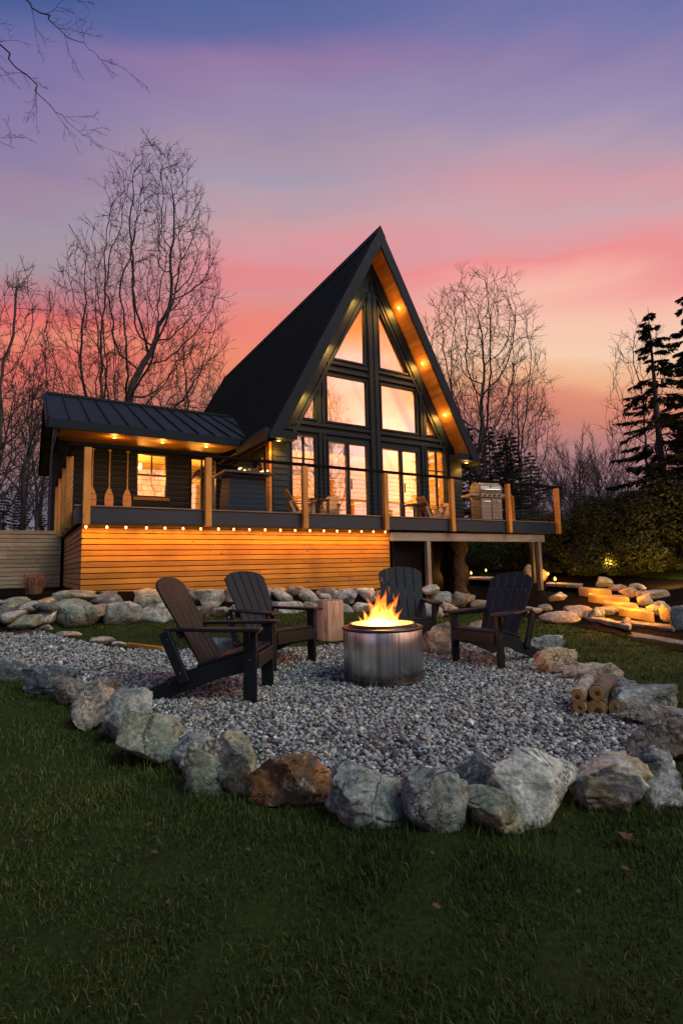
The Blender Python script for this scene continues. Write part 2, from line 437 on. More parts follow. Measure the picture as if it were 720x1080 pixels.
# side wall of A-frame between the gable and the wing (faces -X)
for k in range(14):
    z = DZ+.14*k
    for (a, b) in ((YG+.02, 11.34), (12.28, YW-.02)) if 2.85 < z+.07 < 3.85 else ((YG+.02, YW-.02),):
        sid.add([(4.80, a, z), (4.80, b, z), (4.817, b, z+.14), (4.817, a, z+.14), (4.82, a, z), (4.82, b, z)], [(0, 1, 2, 3), (0, 4, 5, 1)])
sid.build('siding', navy, cab)

# trim boards of the gable (proud of the wall)
tr = MB()
tr.box(7.535, 7.655, YG-.07, YG-.004, DZ+.02, 8.25); tr.box(7.70, 7.82, YG-.07, YG-.004, DZ+.02, 8.2)
tr.box(7.656, 7.699, YG-.045, YG-.004, DZ+.02, 8.6)
for x0, x1, z0, z1 in ((5.0, 7.53, 4.27, 4.36), (7.825, 10.4, 4.27, 4.36), (5.28, 7.53, 4.44, 4.52), (7.825, 10.1, 4.44, 4.52), (6.2, 7.53, 5.9, 5.98), (7.825, 9.16, 5.9, 5.98), (6.3, 7.53, 6.08, 6.16), (7.825, 9.05, 6.08, 6.16)):
    tr.box(x0, x1, YG-.05, YG-.004, z0, z1)
for x0, x1, z1 in ((6.02, 6.10, 5.55), (6.13, 6.21, 5.8), (9.19, 9.27, 5.8), (9.29, 9.36, 5.5)):
    tr.box(x0, x1, YG-.055, YG-.004, DZ+.02, 4.265); tr.box(x0, x1, YG-.055, YG-.004, 4.525, z1)
for s in (-1, 1):   # sloping boards beside the glass
    for dd in (.83, 1.06, 1.30):
        p0 = Vector((XC+s*.18, YG-.03, APZ-dd-SL*.18)); xe = 2.5 if dd < 1 else 2.36
        p1 = Vector((XC+s*xe, YG-.03, APZ-dd-SL*xe))
        tr.bar(p0, p1, .05, .17 if dd == .83 else .08, (0, 1, 0))
tr.box(5.98, 6.03, YG-.03, YG-.004, 4.5, 5.5)
tr.build('trim', navy_trim, cab, bevel=.006)

def framed(name, poly, y, fw=.055, mull=(), parent=cab, gm=None, fm=navy_trim, axis=1, out=-.03, label=None, dep=.09):
    """window frame just inside an opening, with its pane(s) as children"""
    c = [sum(q[i] for q in poly)/len(poly) for i in (0, 1)]
    n = len(poly); inner = []
    area = sum(poly[i][0]*poly[(i+1) % n][1]-poly[(i+1) % n][0]*poly[i][1] for i in range(n))
    sg = 1 if area > 0 else -1
    for i in range(n):
        a = Vector(poly[i-1]); b = Vector(poly[i]); d = Vector(poly[(i+1) % n])
        e1 = (b-a).normalized(); e2 = (d-b).normalized()
        n1 = Vector((-e1.y, e1.x))*sg; n2 = Vector((-e2.y, e2.x))*sg
        m = (n1+n2); m = m/(m.length_squared/2) if m.length > .01 else n1
        inner.append(tuple(b + m*fw*1.0*1.0/1.0*1.0 if False else b + m*(fw)))
    fr = MB(); fr.panel(poly, [inner], axis, y+out, y+dep)
    for mm in mull: fr.add(*mm)
    f = fr.build(name, fm, parent)
    g = MB()
    P = (lambda q, w_: (q[0], w_, q[1])) if axis == 1 else (lambda q, w_: (w_, q[0], q[1]))
    yy = y+.03
    g.prism(inner, axis, yy, yy+.008)
    g.build('pane', gm or glass, f)
    return f, inner
def vmull(x, z0, z1, y, wd=.03):
    q = MB().box(x-wd/2, x+wd/2, y-.02, y+.06, z0, z1); return (q.v, q.f)
def hmull(z, x0, x1, y, wd=.03):
    q = MB().box(x0, x1, y-.02, y+.06, z-wd/2, z+wd/2); return (q.v, q.f)
for k in ('midL', 'midR', 'triL', 'triR', 'topL', 'topR'): framed('window', holes[k], YG, .04 if 'tri' in k else .045)
for k, x0, x1 in (('winL', 5.27, 5.97), ('winR', 9.38, 10.09)):
    xm = (x0+x1)/2; framed('window', holes[k], YG, .04, [vmull(xm, 2.24, 4.16, YG, .02), hmull(3.62, x0+.04, xm-.01, YG, .02), hmull(3.62, xm+.01, x1-.04, YG, .02)])
for k, x0, x1, zt in (('doorL', 6.25, 7.47, 4.15), ('doorR', 7.85, 9.12, 4.13)):
    xm = x0+.60 if k == 'doorL' else x0+.66
    f, _ = framed('sliding_door', holes[k], YG, .05, [vmull(xm, 2.17, zt-.05, YG, .085)])
    h = MB().box(xm+.055, xm+.075, YG-.06, YG-.021, 2.95, 3.2); h.build('handle', black, f)
f, _ = framed('window', WH['window'], YW, .04, [hmull(3.5, 2.42, 3.10, YW, .035), vmull(2.76, 3.52, 4.02, YW, .03)], fm=black)
s_ = MB().box(2.32, 3.20, YW-.07, YW-.032, 2.84, 2.915); s_.build('sill', cedar_x, f)
f, _ = framed('door', WH['door'], YW, .06, [vmull(4.06, 2.18, 4.01, YW, .03)], fm=navy_trim)
h = MB().tube([(3.76, YW-.08, 3.0), (3.76, YW-.08, 3.1)], .018); h.tube([(3.76, YW-.08, 3.05), (3.76, YW-.02, 3.05)], .012); h.build('handle', black, f)
f, _ = framed('window', sideh[0], 4.82, .05, [], axis=0)
mm = MB().box(4.80, 4.86, 11.79, 11.83, 2.951, 3.73); mm.build('muntin', black, f)
# warm cedar pilasters at the front corners
pl = MB(); pl.box(4.735, 4.795, YG-.0, YG+.20, DZ+.01, 3.98)
pl.build('corner_trim', cedar_z, cab)
pl = MB(); pl.box(10.19, 10.62, YG-.05, YG-.022, DZ+.01, 4.05)
pl.build('corner_trim', navy_trim, cab)

# ---- A-frame roof
Y0, Y1 = YR, 23.0
ZC = 3.93
def clipz(poly, zc=ZC):
    out = []
    for i in range(len(poly)):
        a, b = poly[i-1], poly[i]
        if (a[1] >= zc) != (b[1] >= zc):
            t = (zc-a[1])/(b[1]-a[1]); out.append((a[0]+(b[0]-a[0])*t, zc))
        if b[1] >= zc: out.append(b)
    return out
def slopeslab(x_in, x_out, d0, d1, y0, y1, mb, tone=.5):
    z0, z1 = roofz(x_in), roofz(x_out)
    mb.prism(clipz([(x_in, z0-d0), (x_out, z1-d0), (x_out, z1-d1), (x_in, z0-d1)]), 1, y0, y1, tone)
EL, ER = 4.51, 10.85
rf = MB()
slopeslab(XC, EL, 0, .30, Y0+.03, Y1, rf); slopeslab(XC, ER, 0, .30, Y0+.03, Y1, rf)
roof = rf.build('roof', roofdark, cab)
sm = MB()
n = 42
for i in range(n):
    y = Y0+.12+i*(Y1-Y0-.2)/(n-1)
    for xe in (EL, ER):
        s = 1 if xe > XC else -1
        a = Vector((XC+s*.02, y, APZ+.015-SL*.02)); b = Vector((xe, y, roofz(xe)+.015))
        sm.bar(a, b, .022, .05, (0, 1, 0))
sm.build('roof_seams', roofdark, roof)
rc = MB(); rc.prism([(XC-.16, APZ-.24), (XC, APZ+.06), (XC+.16, APZ-.24), (XC+.13, APZ-.26), (XC, APZ+.02), (XC-.13, APZ-.26)], 1, Y0-.02, Y1)
rc.build('ridge_cap', roofdark, roof)
fa = MB()
for xe in (EL, ER):
    fa.prism(clipz([(XC, APZ+.02), (xe, roofz(xe)+.02), (xe, roofz(xe)-.52), (XC, APZ-.52)], 3.90), 1, Y0-.02, Y0+.025)
fa.build('rake_fascia', navy_trim, cab, bevel=.005)
so_ = MB()
for xe in (EL, ER):       # cedar soffit boards, running across the slope
    s = 1 if xe > XC else -1; L_ = min(abs(xe-XC), 2.86); k = 0; st = .055
    x = 0.0
    while x < L_-.02:
        xa, xb = XC+s*(x+.001), XC+s*min(x+st-.003, L_)
        so_.prism([(xa, roofz(xa)-.505), (xb, roofz(xb)-.505), (xb, roofz(xb)-.53), (xa, roofz(xa)-.53)], 1, Y0+.028, YG-.001)
        x += st
so_.build('soffit', cedar_y, cab)
core = MB()
for xe in (EL, ER):
    slopeslab(XC, xe, .302, .50, Y0+.03, YG+.16, core)
    slopeslab(XC, xe, .302, .42, YG+.165, Y1, core)
core.build('roof_core', roofdark, cab)
for b_ in ((4.51, 5.22, Y0+.03, YG-.075, 3.93, 4.10), (10.15, 10.84, Y0+.03, YG-.075, 3.90, 4.08)):   # boxed eave returns
    er = MB(); er.box(*b_); er.build('eave_return', navy_trim, cab, bevel=.005)
for b_ in ((4.44, 4.505, Y0+.03, YE+.3, 3.86, 4.13), (10.855, 10.90, Y0+.03, Y1, 3.80, 4.05)):
    eb = MB(); eb.box(*b_); eb.build('eave_fascia', roofm, cab)
es = MB()
for k in range(6): es.box(4.51+k*.052, 4.558+k*.052, YG+.0, YW-.01, 3.95, 3.965)
es.build('soffit', cedar_y, cab)

# ---- wing roof
XL = .34
wr = MB()
ev, rg = 4.21, 5.72
wr.prism([(YE, ev), (YRG, rg), (YRG, rg-.14), (YE, ev-.14)], 0, XL, 5.95, .5)
wr.prism([(YRG+.001, rg), (18.7, ev), (18.7, ev-.14), (YRG+.001, rg-.14)], 0, XL, 5.4, .5)
wroof = wr.build('wing_roof', roofm, cab)
ws = MB()
for i in range(13):
    x = XL+.02+i*.385
    ws.bar((x, YE-.01, ev+.018), (x, YRG, rg+.018), .02, .05, (1, 0, 0))
ws.box(XL, 5.3, YRG-.09, YRG+.09, rg-.02, rg+.04)
ws.build('roof_seams', roofm, wroof)
wf = MB(); wf.box(XL, 4.50, YE-.045, YE-.002, 4.02, 4.215)
wf.prism([(YE, ev-.001), (YRG, rg-.001), (18.7, ev-.001), (18.7, ev-.2), (YRG, rg-.24), (YE, ev-.2)], 0, XL-.035, XL-.002)
wf.build('eave_fascia', navy_trim, cab, bevel=.005)
wsf = MB()                      # cedar porch soffit, boards across
for k in range(18):
    y0 = YE+k*.105; y1 = y0+.101; z0 = 4.035+.085*(y0-YE); z1 = 4.035+.085*(y1-YE)
    wsf.prism([(y0, z0), (y1, z1), (y1, z1+.015), (y0, z0+.015)], 0, XL+.16, 4.50)
for k in range(12):
    y0 = YW+.3+k*.36; y1 = y0+.35
    f0 = ev-.16+.4576*(min(y0, 2*YRG-y0)-YE); f1 = ev-.16+.4576*(min(y1, 2*YRG-y1)-YE)
    wsf.prism([(y0, f0), (y1, f1), (y1, f1+.015), (y0, f0+.015)], 0, XL+.0, .54)
wsf.build('soffit', cedar_x, cab)
wb = MB(); wb.box(.5, 4.80, YW-.05, YW-.02, 4.09, 4.22); wb.box(.50, .56, YE+.05, YW-.06, 3.86, 4.02)
wb.box(.505, .62, YW-.17, YW-.06, 1.2, 4.02)
wb.build('header', navy_trim, cab)

# ---- recessed ceiling spots
canm = emis('lit_spot_lens', (1, .55, .16), 14)
canring = mat('spot_trim_ring', (.5, .4, .25), rough=.4, bump=0)
def can(p, nrmv, energy, size=.04, tgt=None, spot=R(100)):
    p = Vector(p); nv = Vector(nrmv).normalized()
    m = MB(); m.tube([p, p+nv*.012], [.055, .05], 16)
    c = m.build('ceiling_spotlight', canring, cab)
    m = MB(); m.tube([p+nv*.0125, p+nv*.018], [.03, .03], 12); m.build('lens', canm, c)
    lamp('spot_spill', p+nv*.13, 9, (1, .38, .05), .04, c)
    lamp('spot_beam', p+nv*.05, energy, (1, .40, .06), size, c, 'SPOT', p+(Vector(tgt) if tgt else nv), spot, .6)
ynm = YR+.27
for px, py in ((420.3, 319), (445.3, 373.7), (468.7, 426.3), (404.5, 282)):
    for s in (1, -1):
        q = onY(px, py, ynm); x = XC+s*abs(q.x-XC)
        if py == 282: continue
        nv = Vector((-s*SL, 0, -1)).normalized()
        can((x, ynm, roofz(x)-.532), nv, 75, tgt=(-s*.55, .62, -.75), spot=R(125))
for x, en in ((4.86, 38), (10.62, 75)):
    can((x, Y0+.27, 3.925 if x < 6 else 3.895), (0, 0, -1), en, tgt=(0, .25, -1), spot=R(120))
for px, py in ((121, 461), (171.6, 466.5), (217.6, 471)):
    q = onY(px, py, YE+.55); can((q.x, YE+.55, 4.035+.085*.55-.003), (0, 0, -1), 15, tgt=(0, .35, -1), spot=R(130))

# ---- interior
iw = MB()
iw.box(4.98, 10.41, YG+.17, 18.5, DZ-.1, DZ, .3)                               # floor
iw.box(4.98, 10.41, 17.0, 17.1, DZ, 4.4, .6)                                  # back wall
iw.box(4.975, 4.995, 12.3, 17, DZ, 4.3, .5); iw.box(10.40, 10.415, YG+.17, 17, DZ, 4.3, .5)
iw.prism([(5.3, 4.35), (XC, 8.7), (10.05, 4.35)], 1, 18.3, 18.4, .5)
for s in (-1, 1):
    for k in range(22):
        xa = XC+s*(.02+k*.125); xb = XC+s*(.02+k*.125+.12)
        iw.prism([(xa, roofz(xa)-.66), (xb, roofz(xb)-.66), (xb, roofz(xb)-.68), (xa, roofz(xa)-.68)], 1, YG+.18, 18.3)
for k in range(4):                                                              # rafters
    y = 12.2+k*1.6
    for s in (-1, 1):
        iw.bar((XC+s*.05, y, APZ-.85-.1), (XC+s*2.7, y, roofz(XC+2.7)-.85), .12, .16, (0, 1, 0))
iw.box(6.2, 6.32, 16.8, 16.99, DZ, 4.4, .1); iw.box(5.0, 10.4, 14.6, 18.3, 4.55, 4.7, .4)  # loft floor
iw.build('interior_lining', intwood, cab)
wi = MB(); wi.box(.71, 4.79, YW+.16, 16.8, DZ-.08, DZ, .3); wi.box(.71, 4.79, 16.6, 16.7, DZ, 4.3, .8); wi.box(.71, 4.79, YW+.16, 16.6, 4.18, 4.22, .8); wi.box(.72, .75, YW+.16, 16.6, DZ, 4.17, .8)
wi.box(3.45, 3.52, YW+.16, 16.6, DZ, 4.17, .8)
wi.build('interior_lining', mat('cream_interior_wall', (.75, .62, .38), (.66, .52, .30), 2, rough=.8), cab)
for p, e in (((6.0, 12.9, 3.7), 330), ((7.6, 14.0, 3.7), 400), ((9.4, 13.1, 3.7), 370), ((7.2, 12.6, 2.9), 130), ((XC, 13.5, 6.0), 60), ((2.6, 15.1, 3.6), 230), ((4.2, 15.0, 3.6), 170)):
    lamp('room_light', p, e, (1, .38, .055), .12, cab)

# basement below the deck
bs = MB()
bx = [onY(x, 600, YG).x for x in (413, 446, 455, 471)]
bs.panel([(6.4, .0), (10.56, .0), (10.56, 1.99), (6.4, 1.99)], [[(bx[0], .12), (bx[1]+.1, .12), (bx[1]+.1, 1.75), (bx[0], 1.75)], [(bx[2], .12), (bx[3]+.1, .12), (bx[3]+.1, 1.75), (bx[2], 1.75)]], 1, YG, YG+.15)
bs.box(6.4, 10.5, 12.6, 12.7, 0, 1.95)
bs.build('basement_wall', mat('dark_basement_wall', (.03, .032, .035), rough=.8), cab)
for a, b in ((bx[0], bx[1]+.1), (bx[2], bx[3]+.1)):
    framed('basement_door', [(a, .12), (b, .12), (b, 1.75), (a, 1.75)], YG, .05, [], fm=black, gm=mat('dark_basement_glass', (.006, .006, .007), rough=.25, bump=0, spec=.25, rvar=.02))

# ================================================================== DECK
DX0, DX1, DY = .70, 12.06, 9.0
deck = thing('raised_deck', 'raised deck with navy fascia, cable railing, square cedar posts and a slatted cedar skirt', 'deck', (6.4, 9, .6))
d = MB()
k = 0; y = DY+.005
while y < YW-.15:
    x1 = DX1 if y < 10.45 else (10.7 if y < YG-.15 else 4.72)
    d.box(DX0, x1, y, y+.135, DZ-.03, DZ); y += .14
d.build('floor', deckm, deck)
fz = MB(); fz.box(DX0-.03, DX1+.02, DY-.04, DY-.0, DZ-.285, DZ-.015); fz.box(DX1-.0, DX1+.04, DY+.005, 10.5, DZ-.285, DZ-.015)
fz.box(DX0-.03, DX0+.01, DY+.005, YW-.2, DZ-.285, DZ-.015)
fz.build('fascia', mat('navy_fascia_paint', (.018, .034, .054), (.013, .026, .042), 6, (.6, 1, 1), .5, bump=.12), deck, bevel=.006)
ed = MB(); ed.box(DX0-.06, DX1+.05, DY-.06, DY+.003, DZ-.013, DZ+.006); ed.build('edge_board', deckm, deck)
jo = MB()
for i in range(24): jo.box(DX0+.2+i*.48, DX0+.24+i*.48, DY+.01, 10.9, DZ-.27, DZ-.035)
jo.build('joists', gray_beam, deck)
# front posts
PXS = [(88.5, 95.5), (216.7, 223.5), (318.8, 325.5), (403.5, 410.5), (474, 479.5), (533.5, 538.8), (584.5, 590)]
for i, (a, b) in enumerate(PXS):
    xa = onY(a, 520, DY-.13).x; xb = onY(b, 520, DY-.13).x; xm = (xa+xb)/2
    m = MB(); m.box(xm-.052, xm+.052, DY-.145, DY-.045, DZ-.30, DZ+.90); m.build('post', cedar_z, deck, bevel=.006)
for y in (9.75, 10.9, 12.1, 13.3):
    m = MB(); m.box(DX0-.14, DX0-.035, y-.05, y+.05, DZ-.30, DZ+.90); m.build('post', cedar_z, deck, bevel=.006)
for x, y in ((DX1-.05, 10.4), (10.95, 10.4)):
    m = MB(); m.box(x-.045, x+.045, y-.045, y+.045, DZ-.2, DZ+.88); m.build('post', cedar_z, deck, bevel=.006)
rl = MB()
rl.box(DX0-.16, DX1+.12, DY-.15, DY-.06, DZ+.902, DZ+.95)
rl.box(DX0-.15, DX0-.06, DY-.055, 13.6, DZ+.902, DZ+.95)
rl.box(DX1-.02, DX1+.05, DY-.055, 10.45, DZ+.902, DZ+.95); rl.box(10.6, DX1-.03, 10.37, 10.44, DZ+.902, DZ+.95)
rl.build('handrail', mat('matt_black_rail', (.006, .006, .007), rough=.8, spec=.1, bump=0), deck, bevel=.005)
for i in range(9):
    z = DZ+.09+i*.09
    m = MB(); m.tube([(DX0-.1, DY-.095, z), (DX1+.03, DY-.095, z)], .0035, 5)
    m.build('cable', cablem, deck)
    m = MB(); m.tube([(DX0-.09, DY-.06, z), (DX0-.09, 13.5, z)], .0035, 5); m.build('cable', cablem, deck)
    m = MB(); m.tube([(DX1+.01, DY-.06, z), (DX1+.01, 10.4, z)], .0035, 5); m.build('cable', cablem, deck)
# cedar skirt
sk = MB()
SX0, SX1, SY = .76, 6.60, 9.03
pt = .0895; GAP = .015; z = 1.83
while z > .45:
    zb = z-pt+GAP
    cuts = [SX0]+sorted(random.uniform(1.5, 6) for _ in range(random.choice((0, 1, 1))))+[SX1]
    for a, b in zip(cuts, cuts[1:]): sk.box(a+.001, b-.001, SY, SY+.02, zb, z)
    z -= pt
sk.build('skirt_boards', cedar_x, deck)
sk = MB(); z = 1.83
while z > .45:
    sk.box(SX0, SX0+.02, SY+.022, 13.1, z-pt+GAP, z); z -= pt
sk.build('skirt_boards', cedar_y, deck)
bk = MB(); bk.box(SX0+.03, SX1-.02, SY+.03, SY+.06, .4, 1.78); bk.box(SX0+.03, SX0+.05, SY+.07, 13, .4, 1.78); bk.box(SX1-.03, SX1-.005, SY+.07, 10.9, -.1, 1.78)
bk.build('skirt_backing', black, deck)
# beam and support posts on the open side
bm_ = MB(); bm_.box(6.62, 11.56, DY+.02, DY+.14, 1.565, 1.75); bm_.build('beam', gray_beam, deck, bevel=.008)
for px in (451, 568):
    q = onY(px, 590, DY+.08); m = MB(); m.box(q.x-.055, q.x+.055, DY+.025, DY+.135, terr(q.x, DY+.08)-.15, 1.563); m.build('support_post', gray_post, deck, bevel=.008)
rx = onY(561.5, 590, 10.35).x; m = MB(); m.box(rx-.05, rx+.05, 10.3, 10.4, -.1, 1.75); m.build('support_post', mat('painted_shade_timber', (.10, .085, .07), rough=.8), deck, bevel=.008)  # shade under the deck is put into this darker timber colour

# string lights below the fascia
sl = thing('string_lights', 'string of glowing warm bulbs looped along the underside of the deck edge', 'string lights', (3.6, 8.93, 1.8))
bpx = [90.5, 112.5, 132.5, 154, 173.5, 192.5, 211, 229.5, 245.5, 262, 278.5, 294.5, 310, 325.5, 340, 354, 367, 379.5, 392, 404.5]
bulbm = emis('glowing_bulb', (1, .44, .08), 11)
cordm = black
pts = []
bx_ = [onY(x, 556, DY-.06).x for x in bpx]
bx_ = [bx_[0]]+[b for b in bx_[1:]]
for a, b in zip([bx_[0]-.25]+bx_, bx_+[bx_[-1]+.15]):
    for t in (0, .25, .5, .75): pts.append((a+(b-a)*t, DY-.11, 1.80-.0+.025*abs(math.sin(math.pi*t))))
c = MB().tube(pts, .006, 5); c.build('cord', black, sl)
for x in bx_:
    s = MB().tube([(x, DY-.11, 1.815), (x, DY-.11, 1.765)], [.012, .014], 8)
    so2 = s.build('socket', black, sl)
    b = MB().lathe([(.001, 0), (.009, -.004), (.017, -.018), (.018, -.027), (.012, -.04), (.001, -.046)], 10, (x, DY-.11, 1.765))
    b.build('bulb', bulbm, so2, smooth=True)
    lamp('bulb_glow', (x, DY-.20, 1.71), 11.5, (1, .31, .02), .05, sl, 'SPOT', (x, DY+.02, 1.30), R(150), .8)

# ================================================================== DECK FURNITURE
def slat_chair(name, label, cat, wood, bolts=True, group=None, rounded=True, cushion=False):
    """Adirondack chair, +Y is where the sitter looks; origin midway between the front feet"""
    t = thing(name, label, cat, group=group)
    W = .56; hw = W/2
    for s in (-1, 1):
        m = MB(); m.box(s*hw-.018, s*hw+.018, -.105, 0, 0, .555); lg = m.build('front_leg', wood, t, bevel=.004, world=False)
        m = MB()    # side rail running down to the ground behind
        xa, xb = s*(hw-.02)-s*.0-.017*1, s*(hw-.02)+.017
        xa, xb = s*(hw-.037)-.017, s*(hw-.037)+.017
        m.prism([(-.02, .25), (-.02, .375), (-.10, .385), (-.45, .285), (-.60, .215), (-.95, .085), (-.93, .0), (-.83, .0), (-.55, .10), (-.30, .19)], 0, xa, xb)
        rr = m.build('rear_leg', wood, t, bevel=.004, world=False)
        m = MB()    # arm: shaped board
        a = .585
        m.prism([(s*(hw-.045), .045), (s*(hw+.085), .045), (s*(hw+.10), .01), (s*(hw+.095), -.22), (s*(hw+.03), -.55), (s*(hw+.0), -.76), (s*(hw-.055), -.76), (s*(hw-.055), -.42), (s*(hw-.05), -.1)], 2, a-.028, a)
        ar = m.build('armrest', wood, t, bevel=.006, world=False)
        m = MB(); m.prism([(0.02, a-.03), (-.02, a-.03), (-.02, a-.22)] if False else [(s*(hw+.02), a-.03), (s*(hw+.075), a-.03), (s*(hw+.02), a-.20)], 1, -.075, -.04)
        m.build('arm_bracket', wood, t, bevel=.003, world=False)
        m = MB(); m.bar((s*(hw+.0), -.58, .16), (s*(hw+.0), -.76, a-.03), .085, .034, (0, 1, 0)); m.build('back_support', wood, t, bevel=.004, world=False)
        if bolts:
            for k, (y, z) in enumerate(((-.05, .335), (-.05, .52), (-.61, .235), (-.72, .15), (-.86, .085), (-.72, .50))):
                xo = s*(hw+.019) if k in (0, 1, 2, 5) else s*(hw-.019)
                m = MB(); m.tube([(xo, y, z), (xo+s*.007, y, z)], [.0085, .006], 8); m.build('bolt', steel, t, world=False)
    m = MB()        # seat slats following the rail's curve
    prof = [(.01, .33), (-.02, .385), (-.12, .392), (-.22, .365), (-.32, .338), (-.42, .308), (-.50, .285)]
    m.box(-hw+.02, hw-.02, -.012, .012, .262, .375)
    for i in range(1, 6):
        y0, z0 = prof[i]; y1, z1 = prof[i+1]
        m.bar((0, y0-.004+.0, z0), (0, y1+.006, z1), W-.03, .024, (1, 0, 0))
    m.build('seat', wood, t, bevel=.005, world=False)
    # fan back: 5 slats with a rounded top edge
    m = MB(); n = 5; b0 = Vector((0, -.455, .265)); lean = Vector((0, -.50, .866)).normalized(); nrm_ = Vector((0, .866, .50)).normalized()
    for i in range(n):
        u = (i-2)
        wb, wt = .088, .106
        top = .80 - .020*u*u - (.010 if abs(u) == 2 else 0)
        cx0, cx1 = u*(wb+.005), u*(wt+.007)
        pl_ = []
        for k in range(9):
            f = k/8; xx = (f-.5)*wt
            gx = cx1+xx
            hh = (.835-.38*(gx*gx)*1.9) if rounded else .80
            pl_.append((gx, hh))
        poly = [(cx0-wb/2, 0), (cx0+wb/2, 0)]+pl_[::-1]
        if rounded and abs(u) == 2:
            poly = [(cx0-wb/2, 0), (cx0+wb/2, 0)]+[(x_, h_-.03*((abs(x_)-.17)/.1)**2 if abs(x_) > .17 else h_) for x_, h_ in pl_[::-1]]
        vs = []
        for sgn in (-.011, .011):
            for (x_, h_) in poly: vs.append(b0 + Vector((x_, 0, 0)) + lean*h_ + nrm_*sgn)
        k = len(poly)
        fs = [tuple(range(k)), tuple(range(2*k-1, k-1, -1))]+[((j+1) % k, j, j+k, (j+1) % k+k) for j in range(k)]
        m.add(vs, fs)
    bk_ = m.build('backrest', wood, t, bevel=.004, world=False)
    m = MB()
    for h in (.33, .60):
        c = b0+lean*h-nrm_*.028; m.bar(c-Vector((.27 if h < .5 else .2, 0, 0)), c+Vector((.27 if h < .5 else .2, 0, 0)), .085, .03, lean)
    m.build('back_rail', wood, t, bevel=.004, world=False)
    if bolts:
        for i in range(-2, 3):
            for h in (.60,):
                c = b0+lean*h+nrm_*.0115+Vector((i*.108, 0, 0))
                m = MB(); m.tube([c, c+nrm_*.005], [.0075, .005], 8); m.build('bolt', steel, t, world=False)
    if cushion:
        m = MB(); m.bar((0, -.1, .43), (0, -.46, .33), .48, .07, (1, 0, 0)); m.bar((0, -.47, .42), (0, -.60, .78), .44, .06, (1, 0, 0)); m.build('cushion', charcoal_fabric, t, bevel=.02, world=False)
    return t
FIRE_G = 'charcoal Adirondack chairs round the fire pit'
def face(dx, dy): return math.atan2(-dx, dy)   # rotation that turns +Y to (dx,dy)
c1 = slat_chair('adirondack_chair', 'charcoal Adirondack chair seen side-on, leftmost of the four round the fire pit', 'chair', polyw, group=FIRE_G)
chairs = [(1.76, 4.20, face(.80, -.60), None),
          (2.42, 4.97, face(.31, -.95), 'charcoal Adirondack chair standing just left of the wood stump, seat towards the fire'),
          (3.80, 4.84, face(-.50, -.866), 'charcoal Adirondack chair directly behind the flames, facing the camera'),
          (3.97, 4.03, face(-.975, -.19), 'charcoal Adirondack chair on the right of the fire pit beside the lawn')]
for i, (x, y, a, lab) in enumerate(chairs):
    o = c1 if i == 0 else copy_tree(c1)
    if lab: o['label'] = lab
    o.location = (x, y, terr(x, y)+.005); o.rotation_euler = (0, 0, a)
    if i == 3: o.scale = (.96, .96, .94)

nat = mat('honey_cedar_chair', (.50, .29, .12), (.38, .20, .07), 4, (8, 1, 8), .5, bump=.2)
DG = 'natural cedar Adirondack chairs on the deck'
n1 = slat_chair('adirondack_chair', 'honey coloured cedar chair on the deck, seen side-on behind the third railing post', 'chair', nat, False, DG, False)
for i, (px, Y, a, lab) in enumerate([(330, 10.2, face(.95, -.25), None),
      (347, 10.4, face(-.55, -.8), 'honey coloured cedar chair angled towards its neighbour in front of the left sliding door'),
      (465, 10.1, face(.98, -.15), 'honey coloured cedar chair leaning back in front of the right sliding door'),
      (469, 10.55, face(-.7, -.6), 'honey coloured cedar chair with a dark cushion below the right corner window')]):
    o = n1 if i == 0 else copy_tree(n1)
    if lab: o['label'] = lab
    q = onY(px, 540, Y); o.location = (q.x, Y, DZ); o.rotation_euler = (0, 0, a); o.scale = (.72, .72, .68)
# small dark side table between them
def side_table(px, Y, lab):
    q = onY(px, 540, Y); t = thing('side_table', lab, 'table', (q.x, Y, DZ), 0, 'black side tables on the deck')
    m = MB(); m.box(-.24, .24, -.24, .24, .44, .47); m.build('tabletop', black, t, bevel=.005, world=False)
    for sx in (-1, 1):
        for sy in (-1, 1):
            m = MB(); m.box(sx*.2-.02, sx*.2+.02, sy*.2-.02, sy*.2+.02, 0, .439); m.build('leg', black, t, world=False)
    m = MB(); m.box(-.21, .21, -.21, .21, .12, .135); m.build('shelf', black, t, world=False)
side_table(333, 10.35, 'small black side table between the two chairs left of the sliding doors')
side_table(438, 10.3, 'small black side table in front of the right sliding door')

# bar counter with overhanging top
bq = onY(257, 520, 10.2)
bc = thing('bar_counter', 'dark boxy counter with a wide overhanging top, in the inner corner of the deck', 'counter', (3.86, 10.35, DZ))
m = MB(); 
vs = [(-.42, -.32, 0), (.42, -.32, 0), (.42, .32, 0), (-.42, .32, 0), (-.36, -.27, .88), (.36, -.27, .88), (.36, .27, .88), (-.36, .27, .88)]
m.add(vs, [(3, 2, 1, 0), (4, 5, 6, 7), (0, 1, 5, 4), (1, 2, 6, 5), (2, 3, 7, 6), (3, 0, 4, 7)])
m.build('body', navy, bc, world=False, bevel=.006)
m = MB(); m.box(-.52, .52, -.42, .42, .881, .93); m.build('top', mat('dark_counter_top', (.06, .055, .05), rough=.35, bump=.05), bc, world=False, bevel=.006)
m = MB()
for k in range(4): m.box(-.425+k*.0, .425, -.335, -.323, .02+.215*k, .22+.215*k) if False else None
fairy = thing('fairy_lights', 'little heap of glowing amber fairy lights lying on the dark counter top', 'fairy lights', (3.98, 10.25, DZ+.935))
fm_ = emis('amber_fairy_light', (1, .55, .18), 14)
pp = []
for k in range(30): pp.append((.34*math.sin(k*2.3)*random.uniform(.4, 1), .18*math.cos(k*1.7), .02+.10*random.random()*(1 if k % 3 else .3)))
m = MB().tube(pp, .004, 4); m.build('wire', black, fairy, world=False)
